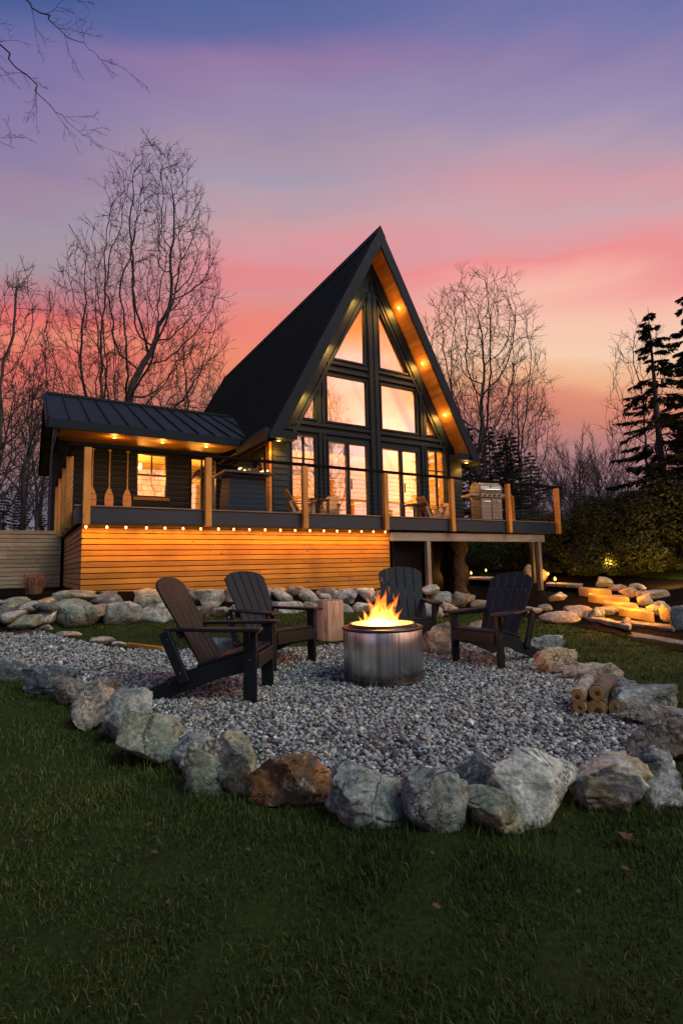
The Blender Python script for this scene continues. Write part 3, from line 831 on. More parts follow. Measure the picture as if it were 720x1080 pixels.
for p in pp[::2]:
    m = MB().lathe([(.001, .016), (.014, .01), (.018, 0), (.012, -.012), (.001, -.016)], 6, p); m.build('bulb', fm_, fairy, world=False)
lamp('fairy_glow', (3.98, 10.2, DZ+1.15), 5, warm, .08, fairy)

# canoe paddles on the wing wall
paddle_lab = ['long wooden paddle on the wing wall, half hidden by the corner post', 'long varnished wooden paddle on the wing wall, the middle one of three', 'long varnished wooden paddle on the wing wall, right beside the yellow lit window']
pm = mat('varnished_paddle_wood', (.80, .50, .18), (.66, .38, .12), 3, (8, 8, 1), .35, bump=.1)
pad = thing('paddle', paddle_lab[0], 'paddle', (0, 0, 0), 0, 'paddles hung on the wing wall')
m = MB(); m.tube([(0, 0, .62), (0, 0, 1.80)], .017, 8); m.build('shaft', pm, pad, world=False, smooth=False)
m = MB(); m.prism([(-.02, .64), (-.06, .52), (-.10, .40), (-.11, .18), (-.095, .03), (-.05, 0), (.05, 0), (.095, .03), (.11, .18), (.10, .40), (.06, .52), (.02, .64)], 1, -.009, .009); m.build('blade', pm, pad, world=False, bevel=.006)
m = MB(); m.prism([(-.055, 1.86), (-.05, 1.83), (-.018, 1.79), (.018, 1.79), (.05, 1.83), (.055, 1.86), (.04, 1.875), (-.04, 1.875)], 1, -.013, .013); m.build('grip', pm, pad, world=False, bevel=.005)
for i, px in enumerate((97.5, 115.5, 134.5)):
    o = pad if i == 0 else copy_tree(pad)
    o['label'] = paddle_lab[i]; q = onY(px, 510, YW-.04); o.location = (q.x, YW-.045, 2.62); o.scale = (.95, 1, .78)

# gas grill
gq = onY(515, 540, 9.75)
gr = thing('gas_grill', 'stainless steel gas grill with domed lid on the right end of the deck', 'grill', (gq.x+.03, 9.85, DZ), R(-14)); gr.scale = (.88, .88, .92)
gs = mat('brushed_grill_steel', (.40, .33, .26), (.32, .27, .22), 3, (1, 1, 30), .58, 1, bump=.05)
gd = mat('grill_side_blue_grey', (.10, .115, .13), rough=.45, metal=.4, bump=.05)
m = MB(); m.box(-.36, .36, -.27, .27, .08, .80); m.build('cabinet', gd, gr, world=False, bevel=.006)
for s in (-1, 1):
    m = MB(); m.box(min(s*.345, s*.01), max(s*.345, s*.01), -.295, -.273, .10, .70); dd = m.build('door', gs, gr, world=False, bevel=.006)
    m = MB(); m.tube([(s*.05, -.325, .60), (s*.28, -.325, .60)], .010, 8); m.build('handle', steel, dd, world=False)
m = MB(); m.box(-.375, .375, -.33, .27, .71, .83); cp = m.build('control_panel', gs, gr, world=False, bevel=.01)
for k in range(4):
    x = -.24+k*.16; m = MB(); m.tube([(x, -.331, .77), (x, -.36, .77)], [.026, .022], 12); m.build('knob', black, cp, world=False)
prof = [(-.30, .84), (-.31, .93), (-.27, 1.05), (-.17, 1.13), (-.02, 1.165), (.14, 1.15), (.24, 1.08), (.27, .96), (.27, .84)]
m = MB(); m.prism(prof, 0, -.34, .34); ld = m.build('lid', gs, gr, world=False, bevel=.008)
for s in (-1, 1):
    m = MB(); m.prism([(y*1.02, .835+(z-.835)*1.03) for y, z in prof], 0, min(s*.342, s*.375), max(s*.342, s*.375)); m.build('lid_end', gd, ld, world=False, bevel=.004)
m = MB(); m.tube([(-.27, -.35, .93), (.27, -.35, .93)], .014, 8); m.tube([(-.25, -.35, .93), (-.25, -.30, .94)], .008, 6); m.tube([(.25, -.35, .93), (.25, -.30, .94)], .008, 6); m.build('handle', steel, ld, world=False)
m = MB(); m.tube([(0, -.275, 1.03), (0, -.29, 1.04)], [.035, .03], 14); m.build('thermometer', black, ld, world=False)
for s in (-1, 1):
    m = MB(); m.box(min(s*.38, s*.70), max(s*.38, s*.70), -.28, .24, .76, .82); m.build('side_shelf', gs, gr, world=False, bevel=.008)
    for yy in (-.2, .2):
        m = MB(); m.tube([(s*.32, yy, .08), (s*.32, yy, .04)], .02, 8); m.lathe([(.0, -.03), (.03, -.03), (.038, 0), (.03, .03), (.0, .03)], 10, (s*.32, yy, .04)) ; m.build('wheel', black, gr, world=False)
lamp('eave_wash', (10.62, YR+.1, 3.75), 120, warm, .05, cab, 'SPOT', (10.9, 9.6, 2.6), R(110), .6)

# furniture glimpsed through the glass
lampm = emis('glowing_lampshade', (1, .60, .22), 9)
for i, (x, y, z, lab) in enumerate(((5.62, 12.1, 3.55, 'amber pendant lamp glowing behind the left corner window, upper of two'), (5.70, 12.3, 3.12, 'amber pendant lamp glowing behind the left corner window, lower of two'))):
    t = thing('pendant_lamp', lab, 'lamp', (x, y, z), 0, 'pendant lamps inside the cabin')
    m = MB().lathe([(.02, .10), (.10, .06), (.15, -.04), (.12, -.11), (.02, -.14)], 16); m.build('lamp_shade', lampm, t, world=False, smooth=True)
    m = MB().tube([(0, 0, .1), (0, 0, 4.4-z)], .006, 5); m.build('cord', black, t, world=False)
t = thing('table_lamp', 'small globe lamp glowing low behind the right corner window', 'lamp', (9.95, 12.0, DZ+.0))
m = MB().tube([(0, 0, 0), (0, 0, .55)], .02, 6); m.build('stand', black, t, world=False)
m = MB().lathe([(.01, .78), (.07, .76), (.11, .67), (.07, .58), (.01, .56)], 16); m.build('lamp_shade', lampm, t, world=False, smooth=True)
sf = thing('sofa', 'pale sofa standing inside the room behind the left sliding door', 'sofa', (7.2, 14.8, DZ))
cr = mat('cream_upholstery', (.6, .52, .38), rough=.9)
for nm, b in (('seat', (-1, 1, -.4, .4, .12, .46)), ('backrest', (-1, 1, .28, .46, .461, .9))):
    m = MB(); m.box(*b); m.build(nm, cr, sf, world=False, bevel=.04)
for s in (-1, 1): m = MB(); m.box(s*1.1-.095, s*1.1+.095, -.4, .44, .10, .66); m.build('armrest', cr, sf, world=False, bevel=.04)
tb = thing('dining_table', 'wooden dining table inside the room behind the right sliding door', 'table', (8.8, 12.6, DZ))
m = MB(); m.box(-.8, .8, -.4, .4, .71, .75); m.build('tabletop', nat, tb, world=False)
for sx in (-1, 1):
    for sy in (-1, 1): m = MB(); m.box(sx*.7-.03, sx*.7+.03, sy*.32-.03, sy*.32+.03, 0, .709); m.build('leg', nat, tb, world=False)

# ================================================================== GROUND
gx = np.concatenate([-np.array([600, 300, 150, 90, 60, 45, 35, 28, 22, 18, 14, 11, 8, 6]), np.arange(-4.5, 14.01, .14), np.array([15, 16, 17, 18, 20, 22, 25, 28, 32, 38, 45, 60, 90, 150, 300, 600])])
gy = np.concatenate([-np.array([600, 300, 150, 90, 60, 40, 25, 15, 8, 4, 2, 1]), np.arange(-.5, 15.01, .14), np.array([16, 17, 18, 20, 22, 25, 28, 32, 38, 45, 60, 90, 150, 300, 600])])
V_ = []; F_ = []
nx, ny = len(gx), len(gy)
for j in range(ny):
    for i in range(nx):
        V_.append((gx[i], gy[j], terr(gx[i], gy[j])))
for j in range(ny-1):
    for i in range(nx-1): a = j*nx+i; F_.append((a, a+1, a+1+nx, a+nx))
lawnm = mat('lawn_soil_and_thatch', (.040, .060, .012), (.018, .028, .006), 2.2, rough=.95, bump=.8, bscale=40, fine=20, spec=.1, bdist=.02)
g = MB(); g.v = V_; g.f = F_; g.tone = [.5]*len(F_); g.mi = [0]*len(F_)
g.build('ground', lawnm, None, smooth=True, kind='structure', fixn=False)

def P2(lst): return [(at(x, y).x, at(x, y).y) for x, y in lst]
gravel_px = [(-260, 676), (-60, 690), (0, 697), (50, 716), (92, 738), (125, 770), (160, 790), (230, 812), (310, 830), (390, 845), (460, 848), (560, 846), (635, 838), (690, 815), (712, 782), (705, 756), (665, 735), (640, 716), (600, 704), (566, 692), (545, 677), (480, 676), (448, 674), (400, 676), (365, 680), (330, 684), (260, 684), (180, 688), (130, 687), (100, 681), (50, 669), (20, 661), (-5, 652), (-260, 640)]
GP = P2(gravel_px)
bedR_px = [(572, 655), (600, 660), (640, 668), (665, 675), (690, 680), (722, 690), (800, 700), (900, 690), (820, 622), (720, 612), (600, 604), (500, 604), (440, 614), (440, 640), (520, 645)]
BR = P2(bedR_px)
def zone_sheet(name, poly, dz, m, res=.09, extra=None):
    xs = [p[0] for p in poly]; ys = [p[1] for p in poly]
    x0, x1, y0, y1 = min(xs), max(xs), min(ys), max(ys)
    nx = int((x1-x0)/res)+2; ny = int((y1-y0)/res)+2
    idx = {}; b = MB()
    for j in range(ny):
        for i in range(nx):
            cx, cy = x0+(i+.5)*res, y0+(j+.5)*res
            if not in_poly(cx, cy, poly): continue
            q = []
            for (di, dj) in ((0, 0), (1, 0), (1, 1), (0, 1)):
                k = (i+di, j+dj)
                if k not in idx:
                    X, Y = x0+k[0]*res, y0+k[1]*res; idx[k] = len(b.v); b.v.append((X, Y, terr(X, Y)+dz))
                q.append(idx[k])
            b.f.append(q); b.tone.append(.5); b.mi.append(0)
    return b.build(name, m, None, smooth=True, kind='structure', fixn=False)
grbase = mat('gravel_bed', (.20, .20, .21), (.07, .07, .075), 60, rough=.9, bump=1, bscale=60, bdist=.02)
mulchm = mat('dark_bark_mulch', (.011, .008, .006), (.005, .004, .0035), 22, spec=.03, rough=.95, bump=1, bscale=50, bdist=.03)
zone_sheet('gravel_bed', GP, .012, grbase)
zone_sheet('mulch_bed', BR, .014, mulchm, .12)
MU = [(-3.2, 8.35), (.74, 8.35), (6.75, 8.35), (6.75, 8.99), (.74, 8.99), (.74, 13.0), (-3.2, 13.0)]
zone_sheet('mulch_strip', MU, .02, mulchm, .12)
zone_sheet('painted_terrace_shade', [(6.7, 9.02), (12.1, 9.02), (12.1, 13.2), (6.7, 13.2)], .016, mulchm, .15)  # dark sheet that paints the shade on the ground below the deck

# ------------------------------------------------------------------ vectorised terrain lookup
_tx = np.arange(-6, 20, .05); _ty = np.arange(-3, 22, .05)
_th = np.array([[terr(x, y) for x in _tx[::2]] for y in _ty[::2]])
def terr_np(X, Y):
    fx = np.clip((X+6)/.1, 0, _th.shape[1]-1.001); fy = np.clip((Y+3)/.1, 0, _th.shape[0]-1.001)
    i = fx.astype(int); j = fy.astype(int); u = fx-i; v = fy-j
    return (_th[j, i]*(1-u)*(1-v)+_th[j, i+1]*u*(1-v)+_th[j+1, i]*(1-u)*v+_th[j+1, i+1]*u*v)
def visible_np(X, Y, margin=60):
    dx, dy, dz = X, Y, terr_np(X, Y)-CAMZ
    d = dx*FWD.x+dy*FWD.y+dz*FWD.z
    u = (dx*RGT.x+dy*RGT.y+dz*RGT.z)/d*FPX+360; v = 540-(dx*UP.x+dy*UP.y+dz*UP.z)/d*FPX
    return (d > .3) & (u > -margin) & (u < 720+margin) & (v < 1080+margin), d, u, v
def mesh_np(name, V, loops, starts, totals, m, attrs=None, kind=None, smooth=False, parent=None):
    me = bpy.data.meshes.new(name)
    me.vertices.add(len(V)); me.vertices.foreach_set('co', V.astype(np.float32).ravel())
    me.loops.add(len(loops)); me.loops.foreach_set('vertex_index', loops.astype(np.int32).ravel())
    me.polygons.add(len(starts)); me.polygons.foreach_set('loop_start', starts.astype(np.int32)); me.polygons.foreach_set('loop_total', totals.astype(np.int32))
    if smooth: me.polygons.foreach_set('use_smooth', np.ones(len(starts), bool))
    me.materials.append(m)
    for k, v in (attrs or {}).items():
        a = me.attributes.new(k, 'FLOAT', 'POINT'); a.data.foreach_set('value', v.astype(np.float32))
    me.update(); me.validate()
    o = bpy.data.objects.new(name, me); COL.objects.link(o)
    if kind: o['kind'] = kind
    if parent is not None: o.parent = parent
    return o

# ------------------------------------------------------------------ pebbles
def attr_ramp_mat(name, stops, rough=.7, bump=0, mul=None, spec=.4, sss=0):
    n = NT(name); a = n.n.new('ShaderNodeAttribute'); a.attribute_name = 'shade'
    col = n.ramp(a.outputs['Fac'], stops)
    if mul:
        f = n.noise(n.coords(), mul, 4, .7); col = n.mix(col, n.ramp(f, [(.3, (.6,)*3), (.7, (1.2,)*3)]), 1, 'MULTIPLY')
    n.l.new(col, n.b.inputs['Base Color']); n.b.inputs['Roughness'].default_value = rough; n.b.inputs['Specular IOR Level'].default_value = spec
    return n.m
pebm = attr_ramp_mat('crushed_stone', [(0, (.045, .05, .055)), (.2, (.15, .165, .175)), (.42, (.31, .34, .34)), (.62, (.48, .51, .49)), (.78, (.36, .33, .23)), (.86, (.64, .67, .62)), (.97, (.85, .87, .80)), (1, (.20, .12, .06))], .75, mul=60)
rng = np.random.default_rng(5)
bm = bmesh.new(); bmesh.ops.create_icosphere(bm, subdivisions=1, radius=1); bm.verts.ensure_lookup_table()
ico_v = np.array([v.co[:] for v in bm.verts]); ico_f = np.array([[v.index for v in f.verts] for f in bm.faces]); bm.free()
def scatter_pebbles():
    xs = np.array([p[0] for p in GP]); ys = np.array([p[1] for p in GP])
    x0, x1, y0, y1 = max(xs.min(), -4), xs.max(), ys.min(), ys.max()
    n = int((x1-x0)*(y1-y0)*2300)
    X = rng.uniform(x0, x1, n); Y = rng.uniform(y0, y1, n)
    ok = in_poly_np(X, Y, GP); X, Y = X[ok], Y[ok]
    vis, d, u, v = visible_np(X, Y, 30)
    keep = vis & (rng.random(len(X)) < np.clip(4.5/d, .30, 1))
    X, Y, d = X[keep], Y[keep], d[keep]; n = len(X)
    Z = terr_np(X, Y)+.012+rng.random(n)*.014
    s = rng.uniform(.006, .0165, n)*(1+.05*np.clip(d-5, 0, 8)); s *= 1+.8*(rng.random(n) > .95)
    sc3 = np.stack([s*rng.uniform(.8, 1.5, n), s*rng.uniform(.7, 1.1, n), s*rng.uniform(.5, .9, n)], 1)
    base = ico_v[None]*(1+rng.uniform(-.28, .28, (n, len(ico_v), 1)))
    P = base*sc3[:, None]
    def rot(P, ang, a, b):
        c, q = np.cos(ang)[:, None], np.sin(ang)[:, None]; A = P[..., a]*c-P[..., b]*q; B = P[..., a]*q+P[..., b]*c
        P[..., a] = A; P[..., b] = B
    rot(P, rng.uniform(-.7, .7, n), 1, 2); rot(P, rng.uniform(-.7, .7, n), 0, 2); rot(P, rng.uniform(0, 6.28, n), 0, 1)
    P += np.stack([X, Y, Z], 1)[:, None]
    sh = np.repeat(np.clip(rng.normal(.45, .30, n), 0, 1), len(ico_v))
    F = (ico_f[None]+(np.arange(n)*len(ico_v))[:, None, None]).reshape(-1, 3)
    return mesh_np('gravel', P.reshape(-1, 3), F.ravel(), np.arange(len(F))*3, np.full(len(F), 3), pebm, {'shade': sh})
o = scatter_pebbles(); tag(o, 'loose grey crushed stone chips covering the fire pit area', 'gravel', kind='stuff')

# ------------------------------------------------------------------ grass
grassm = NT('grass_blades')
a_ = grassm.n.new('ShaderNodeAttribute'); a_.attribute_name = 'shade'
gc = grassm.ramp(a_.outputs['Fac'], [(0, (.009, .017, .003)), (.45, (.038, .058, .009)), (.75, (.088, .112, .018)), (.93, (.15, .15, .045)), (1, (.19, .16, .07))])
gn = grassm.noise(grassm.coords(), .9, 3, .5)
gc = grassm.mix(gc, grassm.ramp(gn, [(.35, (.55, .75, .55)), (.65, (1.5, 1.35, 1.0))]), 1, 'MULTIPLY')
grassm.l.new(gc, grassm.b.inputs['Base Color']); grassm.b.inputs['Roughness'].default_value = .6; grassm.b.inputs['Specular IOR Level'].default_value = .25
def scatter_grass():
    out = []
    for (x0, x1, y0, y1, dens) in ((-2.5, 4.2, .5, 3.0, 15000), (-3, 8.5, 2.2, 8.3, 5200)):
        n = int((x1-x0)*(y1-y0)*dens); X = rng.uniform(x0, x1, n); Y = rng.uniform(y0, y1, n)
        if y0 > 2: k = ~((X < 4.2) & (Y < 3.0)); X, Y = X[k], Y[k]
        # clumpiness
        cl = np.sin(X*9.1+2*np.sin(Y*6.3))+np.sin(Y*11.7+2*np.sin(X*7.9))
        k = rng.random(len(X)) < .55+.25*cl; X, Y = X[k], Y[k]
        vis, d, u, v = visible_np(X, Y, 15)
        ok = vis & ~in_poly_np(X, Y, GP) & ~in_poly_np(X, Y, BR) & (Y < 8.25) & (rng.random(len(X)) < np.clip(3.2/d, .16, 1))
        out.append((X[ok], Y[ok], d[ok]))
    X = np.concatenate([o[0] for o in out]); Y = np.concatenate([o[1] for o in out]); d = np.concatenate([o[2] for o in out]); n = len(X)
    Z = terr_np(X, Y)-.004
    patch = .5+.5*np.sin(X*1.9+1.3*np.sin(Y*1.5)+.7)*np.sin(Y*2.3+.5*np.sin(X*2.1))
    h = rng.uniform(.016, .042, n)*(.65+.5*patch)*(1+.8*(rng.random(n) > .985))*(1+.04*np.clip(d-3, 0, 8)); wd = rng.uniform(.0009, .0020, n)*(1+.30*np.clip(d-2, 0, 9))
    edge = []
    for (ax0, ay0), (ax1, ay1) in zip(GP[1:21], GP[2:22]):
        for t in np.linspace(0, 1, 6): edge.append((ax0+(ax1-ax0)*t, ay0+(ay1-ay0)*t))
    edge = np.array(edge); dm = np.full(n, 9.)
    for ex, ey in edge: dm = np.minimum(dm, (X-ex)**2+(Y-ey)**2)
    h *= 1+.9*np.exp(-((np.sqrt(dm)-.35)/.22)**2)*rng.random(n)          # longer tufts against the stones
    a = rng.uniform(0, 6.28, n); lean = rng.uniform(.15, 1.1, n); la = a+rng.normal(0, .5, n)+1.57
    ax = np.stack([np.cos(a), np.sin(a), np.zeros(n)], 1)*wd[:, None]
    ld = np.stack([np.cos(la), np.sin(la), np.zeros(n)], 1)
    B = np.stack([X, Y, Z], 1)
    M = B+ld*(h*lean*.30)[:, None]+np.array([0, 0, 1.])*(h*.58)[:, None]
    T = B+ld*(h*lean*.95)[:, None]+np.array([0, 0, 1.])*(h*(1-.35*lean*.6))[:, None]
    P = np.stack([B-ax, B+ax, M+ax*.8, M-ax*.8, T], 1).reshape(-1, 3)
    b = np.arange(n)*5
    loops = np.stack([b, b+1, b+2, b+3, b+3, b+2, b+4], 1).ravel()
    st = np.stack([np.arange(n)*7, np.arange(n)*7+4], 1).ravel(); tt = np.tile([4, 3], n)
    sh = np.clip(rng.normal(.42, .2, n)+(rng.random(n) > .955)*.5, 0, 1)
    dry = np.clip((X-2.9)/1.2, 0, 1)*np.clip((Y-1.9)/1.0, 0, 1)*.20+.26*np.exp(-((X+.1)**2+(Y-3.0)**2)/1.6)   # lighter, yellower turf
    sh = np.clip(sh+dry, 0, 1)
    sh = np.repeat(sh, 5).reshape(n, 5)*np.array([.75, .75, .95, .95, 1.1]); 
    return mesh_np('grass', P, loops, st, tt, grassm.m, {'shade': np.clip(sh, 0, 1).ravel()})
o = scatter_grass(); tag(o, 'short dark green and straw coloured lawn grass round the stone ring', 'grass', kind='stuff')

# ------------------------------------------------------------------ stones
def stonemat(name, base, alt, patch=None, pf=.55, rough=.85, scale=5):
    if name in MATS: return MATS[name]
    n = NT(name); v = n.coords()
    rnd = n.n.new('ShaderNodeObjectInfo')
    vv = n.n.new('ShaderNodeVectorMath'); vv.operation = 'ADD'; n.l.new(v, vv.inputs[0])
    sc_ = n.n.new('ShaderNodeVectorMath'); sc_.operation = 'SCALE'; sc_.inputs[0].default_value = (7, 13, 5); n.l.new(rnd.outputs['Random'], sc_.inputs['Scale']); n.l.new(sc_.outputs[0], vv.inputs[1])
    v = vv.outputs[0]
    f = n.noise(v, scale, 8, .68, .4); f2 = n.noise(v, scale*9, 6, .75); f3 = n.noise(v, scale*.6, 4, .6, 1.5)
    col = n.ramp(f, [(.30, tuple(q*.6 for q in alt)), (.45, alt), (.62, base), (.8, tuple(min(1, q*1.2) for q in base))])
    if patch: col = n.mix(col, n.ramp(f2, [(.3, tuple(q*.75 for q in patch)), (.7, patch)]), n.ramp(f3, [(pf-.06, (0,)*3), (pf+.06, (.9,)*3)]))
    sp = n.ramp(f2, [(.34, (.38,)*3), (.5, (1.0,)*3), (.64, (1.6,)*3)])
    col = n.mix(col, sp, .85, 'MULTIPLY')
    lich = n.noise(v, scale*2.4, 6, .8, .5)
    col = n.mix(col, (.52, .53, .48), n.ramp(lich, [(.56, (0,)*3), (.63, (.7,)*3)]))
    ck = n.noise(v, scale*.45, 5, .62, 1.2)
    crack = n.ramp(ck, [(.478, (1, 1, 1)), (.492, (.22,)*3), (.500, (.22,)*3), (.512, (1, 1, 1))])
    msk = n.ramp(f3, [(.42, (0,)*3), (.56, (1,)*3)])
    crack = n.mix(crack, (1, 1, 1), msk)
    col = n.mix(col, crack, .8, 'MULTIPLY')
    soil = n.n.new('ShaderNodeTexCoord'); sz = n.n.new('ShaderNodeSeparateXYZ'); n.l.new(soil.outputs['Generated'], sz.inputs[0])
    az_ = n.n.new('ShaderNodeMath'); az_.operation = 'MULTIPLY_ADD'; n.l.new(f2, az_.inputs[0]); az_.inputs[1].default_value = .35; n.l.new(sz.outputs[2], az_.inputs[2])
    col = n.mix(col, (.07, .065, .035), n.ramp(az_.outputs[0], [(.26, (.75,)*3), (.46, (0,)*3)]))
    n.l.new(col, n.b.inputs['Base Color']); n.b.inputs['Roughness'].default_value = rough; n.b.inputs['Specular IOR Level'].default_value = .3
    b0 = n.bump(crack, .8, .02); b1 = n.bump(f, .8, .04, b0); b2 = n.bump(f2, .7, .010, b1); n.l.new(b2, n.b.inputs['Normal'])
    MATS[name] = n.m; return n.m
S = {
 'grey': stonemat('grey_fieldstone', (.46, .48, .43), (.22, .24, .22)),
 'white': stonemat('pale_quartz_stone', (.74, .75, .66), (.44, .45, .39), (.30, .32, .27), .60),
 'dark': stonemat('dark_slate_stone', (.17, .20, .21), (.09, .105, .115)),
 'edge': stonemat('dark_stone_with_pale_face', (.16, .175, .185), (.08, .09, .10), (.58, .60, .58), .54),
 'green': stonemat('mossy_green_grey_stone', (.36, .38, .29), (.20, .22, .16), (.46, .39, .24), .60),
 'tan': stonemat('tan_fieldstone', (.52, .39, .23), (.32, .24, .15), (.44, .43, .39), .60),
 'gold': stonemat('golden_speckled_stone', (.64, .50, .27), (.38, .31, .19), (.52, .51, .45), .57),
 'rust': stonemat('rusty_orange_stone', (.38, .17, .06), (.17, .09, .045), (.10, .08, .06), .58),
 'pink': stonemat('pinkish_tan_stone', (.52, .44, .33), (.31, .26, .20), (.25, .25, .25), .60),
 'brown': stonemat('brown_layered_stone', (.26, .23, .19), (.14, .12, .10), (.27, .26, .25), .62),
}
def stone_mesh(w, d, h, seed, sharp=.5, sub=4, cuts=9, tilt=0, box=.8):
    cuts = int(cuts*(1+sharp*.9))
    rg_ = random.Random(seed)
    bm = bmesh.new(); bmesh.ops.create_icosphere(bm, subdivisions=sub, radius=1)
    planes = []
    for i in range(cuts):
        n = Vector((rg_.gauss(0, 1), rg_.gauss(0, 1), rg_.gauss(0, .8))).normalized(); planes.append((n, rg_.uniform(.50, .80)))
    off = Vector((rg_.uniform(0, 50), rg_.uniform(0, 50), rg_.uniform(0, 50)))
    vs = []
    for v in bm.verts:
        p = v.co.copy()
        # squarish start
        q = Vector([math.copysign(abs(c)**box, c) for c in p]); p = q
        for n, dd in planes:
            t = p.dot(n)
            if t > dd: p -= n*(t-dd)*(.75+.25*sharp)
        f1 = noise.fractal(p*1.3+off, 1, 2, 3, noise_basis='PERLIN_ORIGINAL'); f2 = noise.fractal(p*4.5+off, 1, 2, 4)
        rdg = abs(noise.noise(p*2.2+off*1.7))
        p = p*(1+.14*f1+.06*f2-.13*sharp*max(0, .16-rdg)/.16*.8)
        vs.append(p)
    mn = [min(v[i] for v in vs) for i in range(3)]; mx = [max(v[i] for v in vs) for i in range(3)]
    for v, p in zip(bm.verts, vs):
        q = [(p[i]-mn[i])/(mx[i]-mn[i]) for i in range(3)]
        v.co = ((q[0]-.5)*w, (q[1]-.5)*d, q[2]*h)
        if tilt: v.co.x += tilt*(q[2]-.5)*w
    me = bpy.data.meshes.new('boulder'); bm.to_mesh(me); bm.free()
    me.polygons.foreach_set('use_smooth', [True]*len(me.polygons)); return me
VIEW_RZ = -YAW
def stone(px, kind, name='boulder', parent=None, seed=None, dd=.8, ground=None, sharp=.6, bury=.12, hfac=1.0, rz=0, sub=4, tilt=0, back=.4, cuts=9, Yp=None, box=.8):
    """a stone whose outline covers the photo rectangle x0,y0,x1,y1"""
    x0, y0, x1, y1 = px
    if Yp is None: base = at((x0+x1)/2, y1)
    else: base = onY((x0+x1)/2, y1, Yp)
    D = depth(base); w_ = (x1-x0)/FPX*D; hh = (y1-y0)/FPX*D
    dpt = w_*dd if Yp is None else dd
    drop = (CAMZ-base.z)/max(.3, math.hypot(base.x, base.y))
    h = max(hh-dpt*drop*.55, hh*.45)*hfac
    v = Vector((base.x, base.y, 0)).normalized()
    loc = Vector((base.x, base.y, 0))+v*dpt*back
    me = stone_mesh(w_*1.13, dpt*1.05, h*(1+bury), seed if seed is not None else int(x0*7+y0), sharp, sub, cuts, tilt, box)
    me.materials.append(S[kind])
    o = bpy.data.objects.new(name, me); COL.objects.link(o)
    z = base.z - h*bury
    o.location = (loc.x, loc.y, z); o.rotation_euler = (0, 0, VIEW_RZ+rz)
    if parent is not None:
        o.parent = parent; o.location = o.location-parent.location
    return o
RG = 'boulders ringing the gravel'
ring = [
 ((-14, 693, 40, 719), 'dark', 'flat dark boulder at the left edge of the photo, sunk in the grass', .4),
 ((24, 701, 78, 734), 'dark', 'low blue-grey boulder beside the flat dark one at the far left of the ring', .5),
 ((56, 709, 98, 745), 'brown', 'low brownish boulder between the blue-grey one and the tall pinkish one', .6),
 ((76, 712, 122, 752), 'brown', 'dark brown boulder half hidden behind the tall pinkish pointed one', .5),
 ((80, 712, 130, 770), 'pink', 'pinkish tan boulder rising to a point on the left of the ring', .9),
 ((103, 724, 160, 788), 'grey', 'speckled grey boulder leaning between the pinkish pointed and the big patchy green one', .9),
 ((120, 745, 195, 812), 'green', 'big green-grey boulder with tan patches, in front of the leftmost chair', .8),
 ((185, 767, 229, 818), 'grey', 'small pointed grey boulder right of the big patchy green-grey one', .9),
 ((197, 784, 240, 840), 'green', 'slanting greenish slab between the small grey point and the tall pale peak', .8),
 ((226, 771, 271, 845), 'green', 'tall peaked greenish boulder touching the rusty orange one', 1),
 ((266, 788, 355, 855), 'rust', 'wide rusty orange boulder in the front of the ring', .6),
 ((347, 800, 431, 875), 'grey', 'blocky grey boulder with pale top right of the rusty orange one', .7),
 ((426, 804, 491, 879), 'grey', 'rounded grey boulder in the front of the ring, below the steel fire pit', .7),
 ((478, 793, 526, 846), 'dark', 'small dark boulder wedged high between the rounded grey and the largest white one', .8),
 ((490, 826, 549, 882), 'green', 'small greenish boulder in front of the largest white one', .9),
 ((516, 783, 616, 872), 'white', 'largest boulder of the ring, lumpy and nearly white', .9),
 ((609, 793, 679, 863), 'gold', 'golden speckled boulder right of the largest white one', .8),
 ((652, 781, 714, 852), 'edge', 'dark boulder with a pale slanting face at the right end of the front row', .9),
 ((658, 755, 730, 806), 'brown', 'twisted brown layered boulder at the right edge behind the dark and pale one', .5),
 ((655, 741, 735, 768), 'brown', 'flat brown boulder under the big blue-grey one at the right edge', .4),
 ((645, 717, 715, 756), 'grey', 'big smooth blue-grey boulder beside the firewood', .5),
 ((610, 713, 668, 738), 'dark', 'dark slab behind the firewood', .4),
 ((594, 697, 656, 719), 'pink', 'long pale flat boulder between the orange-tan one and the firewood', .3),
 ((566, 681, 609, 713), 'tan', 'orange-tan boulder just right of the right-hand chair', .5),
 ((556, 669, 592, 692), 'grey', 'small grey boulder behind the rear foot of the right-hand chair', .5),
]
def shadefix(): pass
for i, (b, k, lab, dd) in enumerate(ring):
    o = stone(b, k, dd=dd, seed=100+i*3, back=.42, sub=5, box=.68, hfac=.97, bury=.2, sharp=1.0 if k not in ('white',) and i not in (12, 20) else .45)
    tag(o, lab, 'boulder', RG)
mid = [
 ((447, 655, 474, 692), 'grey', 'grey angular rock on the grass between the fire pit and the right-hand chair', .6),
 ((492, 653, 516, 670), 'tan', 'small tan rock seen under the armrest of the right-hand chair', .7),
 ((474, 661, 490, 669), 'pink', 'tiny pale rock left of the small tan one behind the right-hand chair', .7),
 ((213, 672, 250, 690), 'grey', 'flat grey rock on the grass edge below the leftmost chair armrest', .5),
 ((96, 671, 121, 680), 'pink', 'flat pale edging stone where the gravel meets the back grass, left of its neighbour', .5),
 ((118, 676, 134, 683), 'white', 'small whitish edging stone at the back of the gravel, next to the wooden edging strip', .6),
 ((60, 665, 84, 673), 'pink', 'flat pale edging stone at the back of the gravel below the biggest wall boulder', .5),
 ((35, 658, 54, 666), 'grey', 'small grey edging stone at the back of the gravel near the left edge', .6),
 ((18, 650, 38, 661), 'white', 'whitish edging stone at the foot of the rock wall near the left edge', .6),
]
for i, (b, k, lab, dd) in enumerate(mid):
    tag(stone(b, k, name='rock', dd=dd, seed=400+i, sub=3, back=.3), lab, 'rock', 'loose rocks round the gravel')
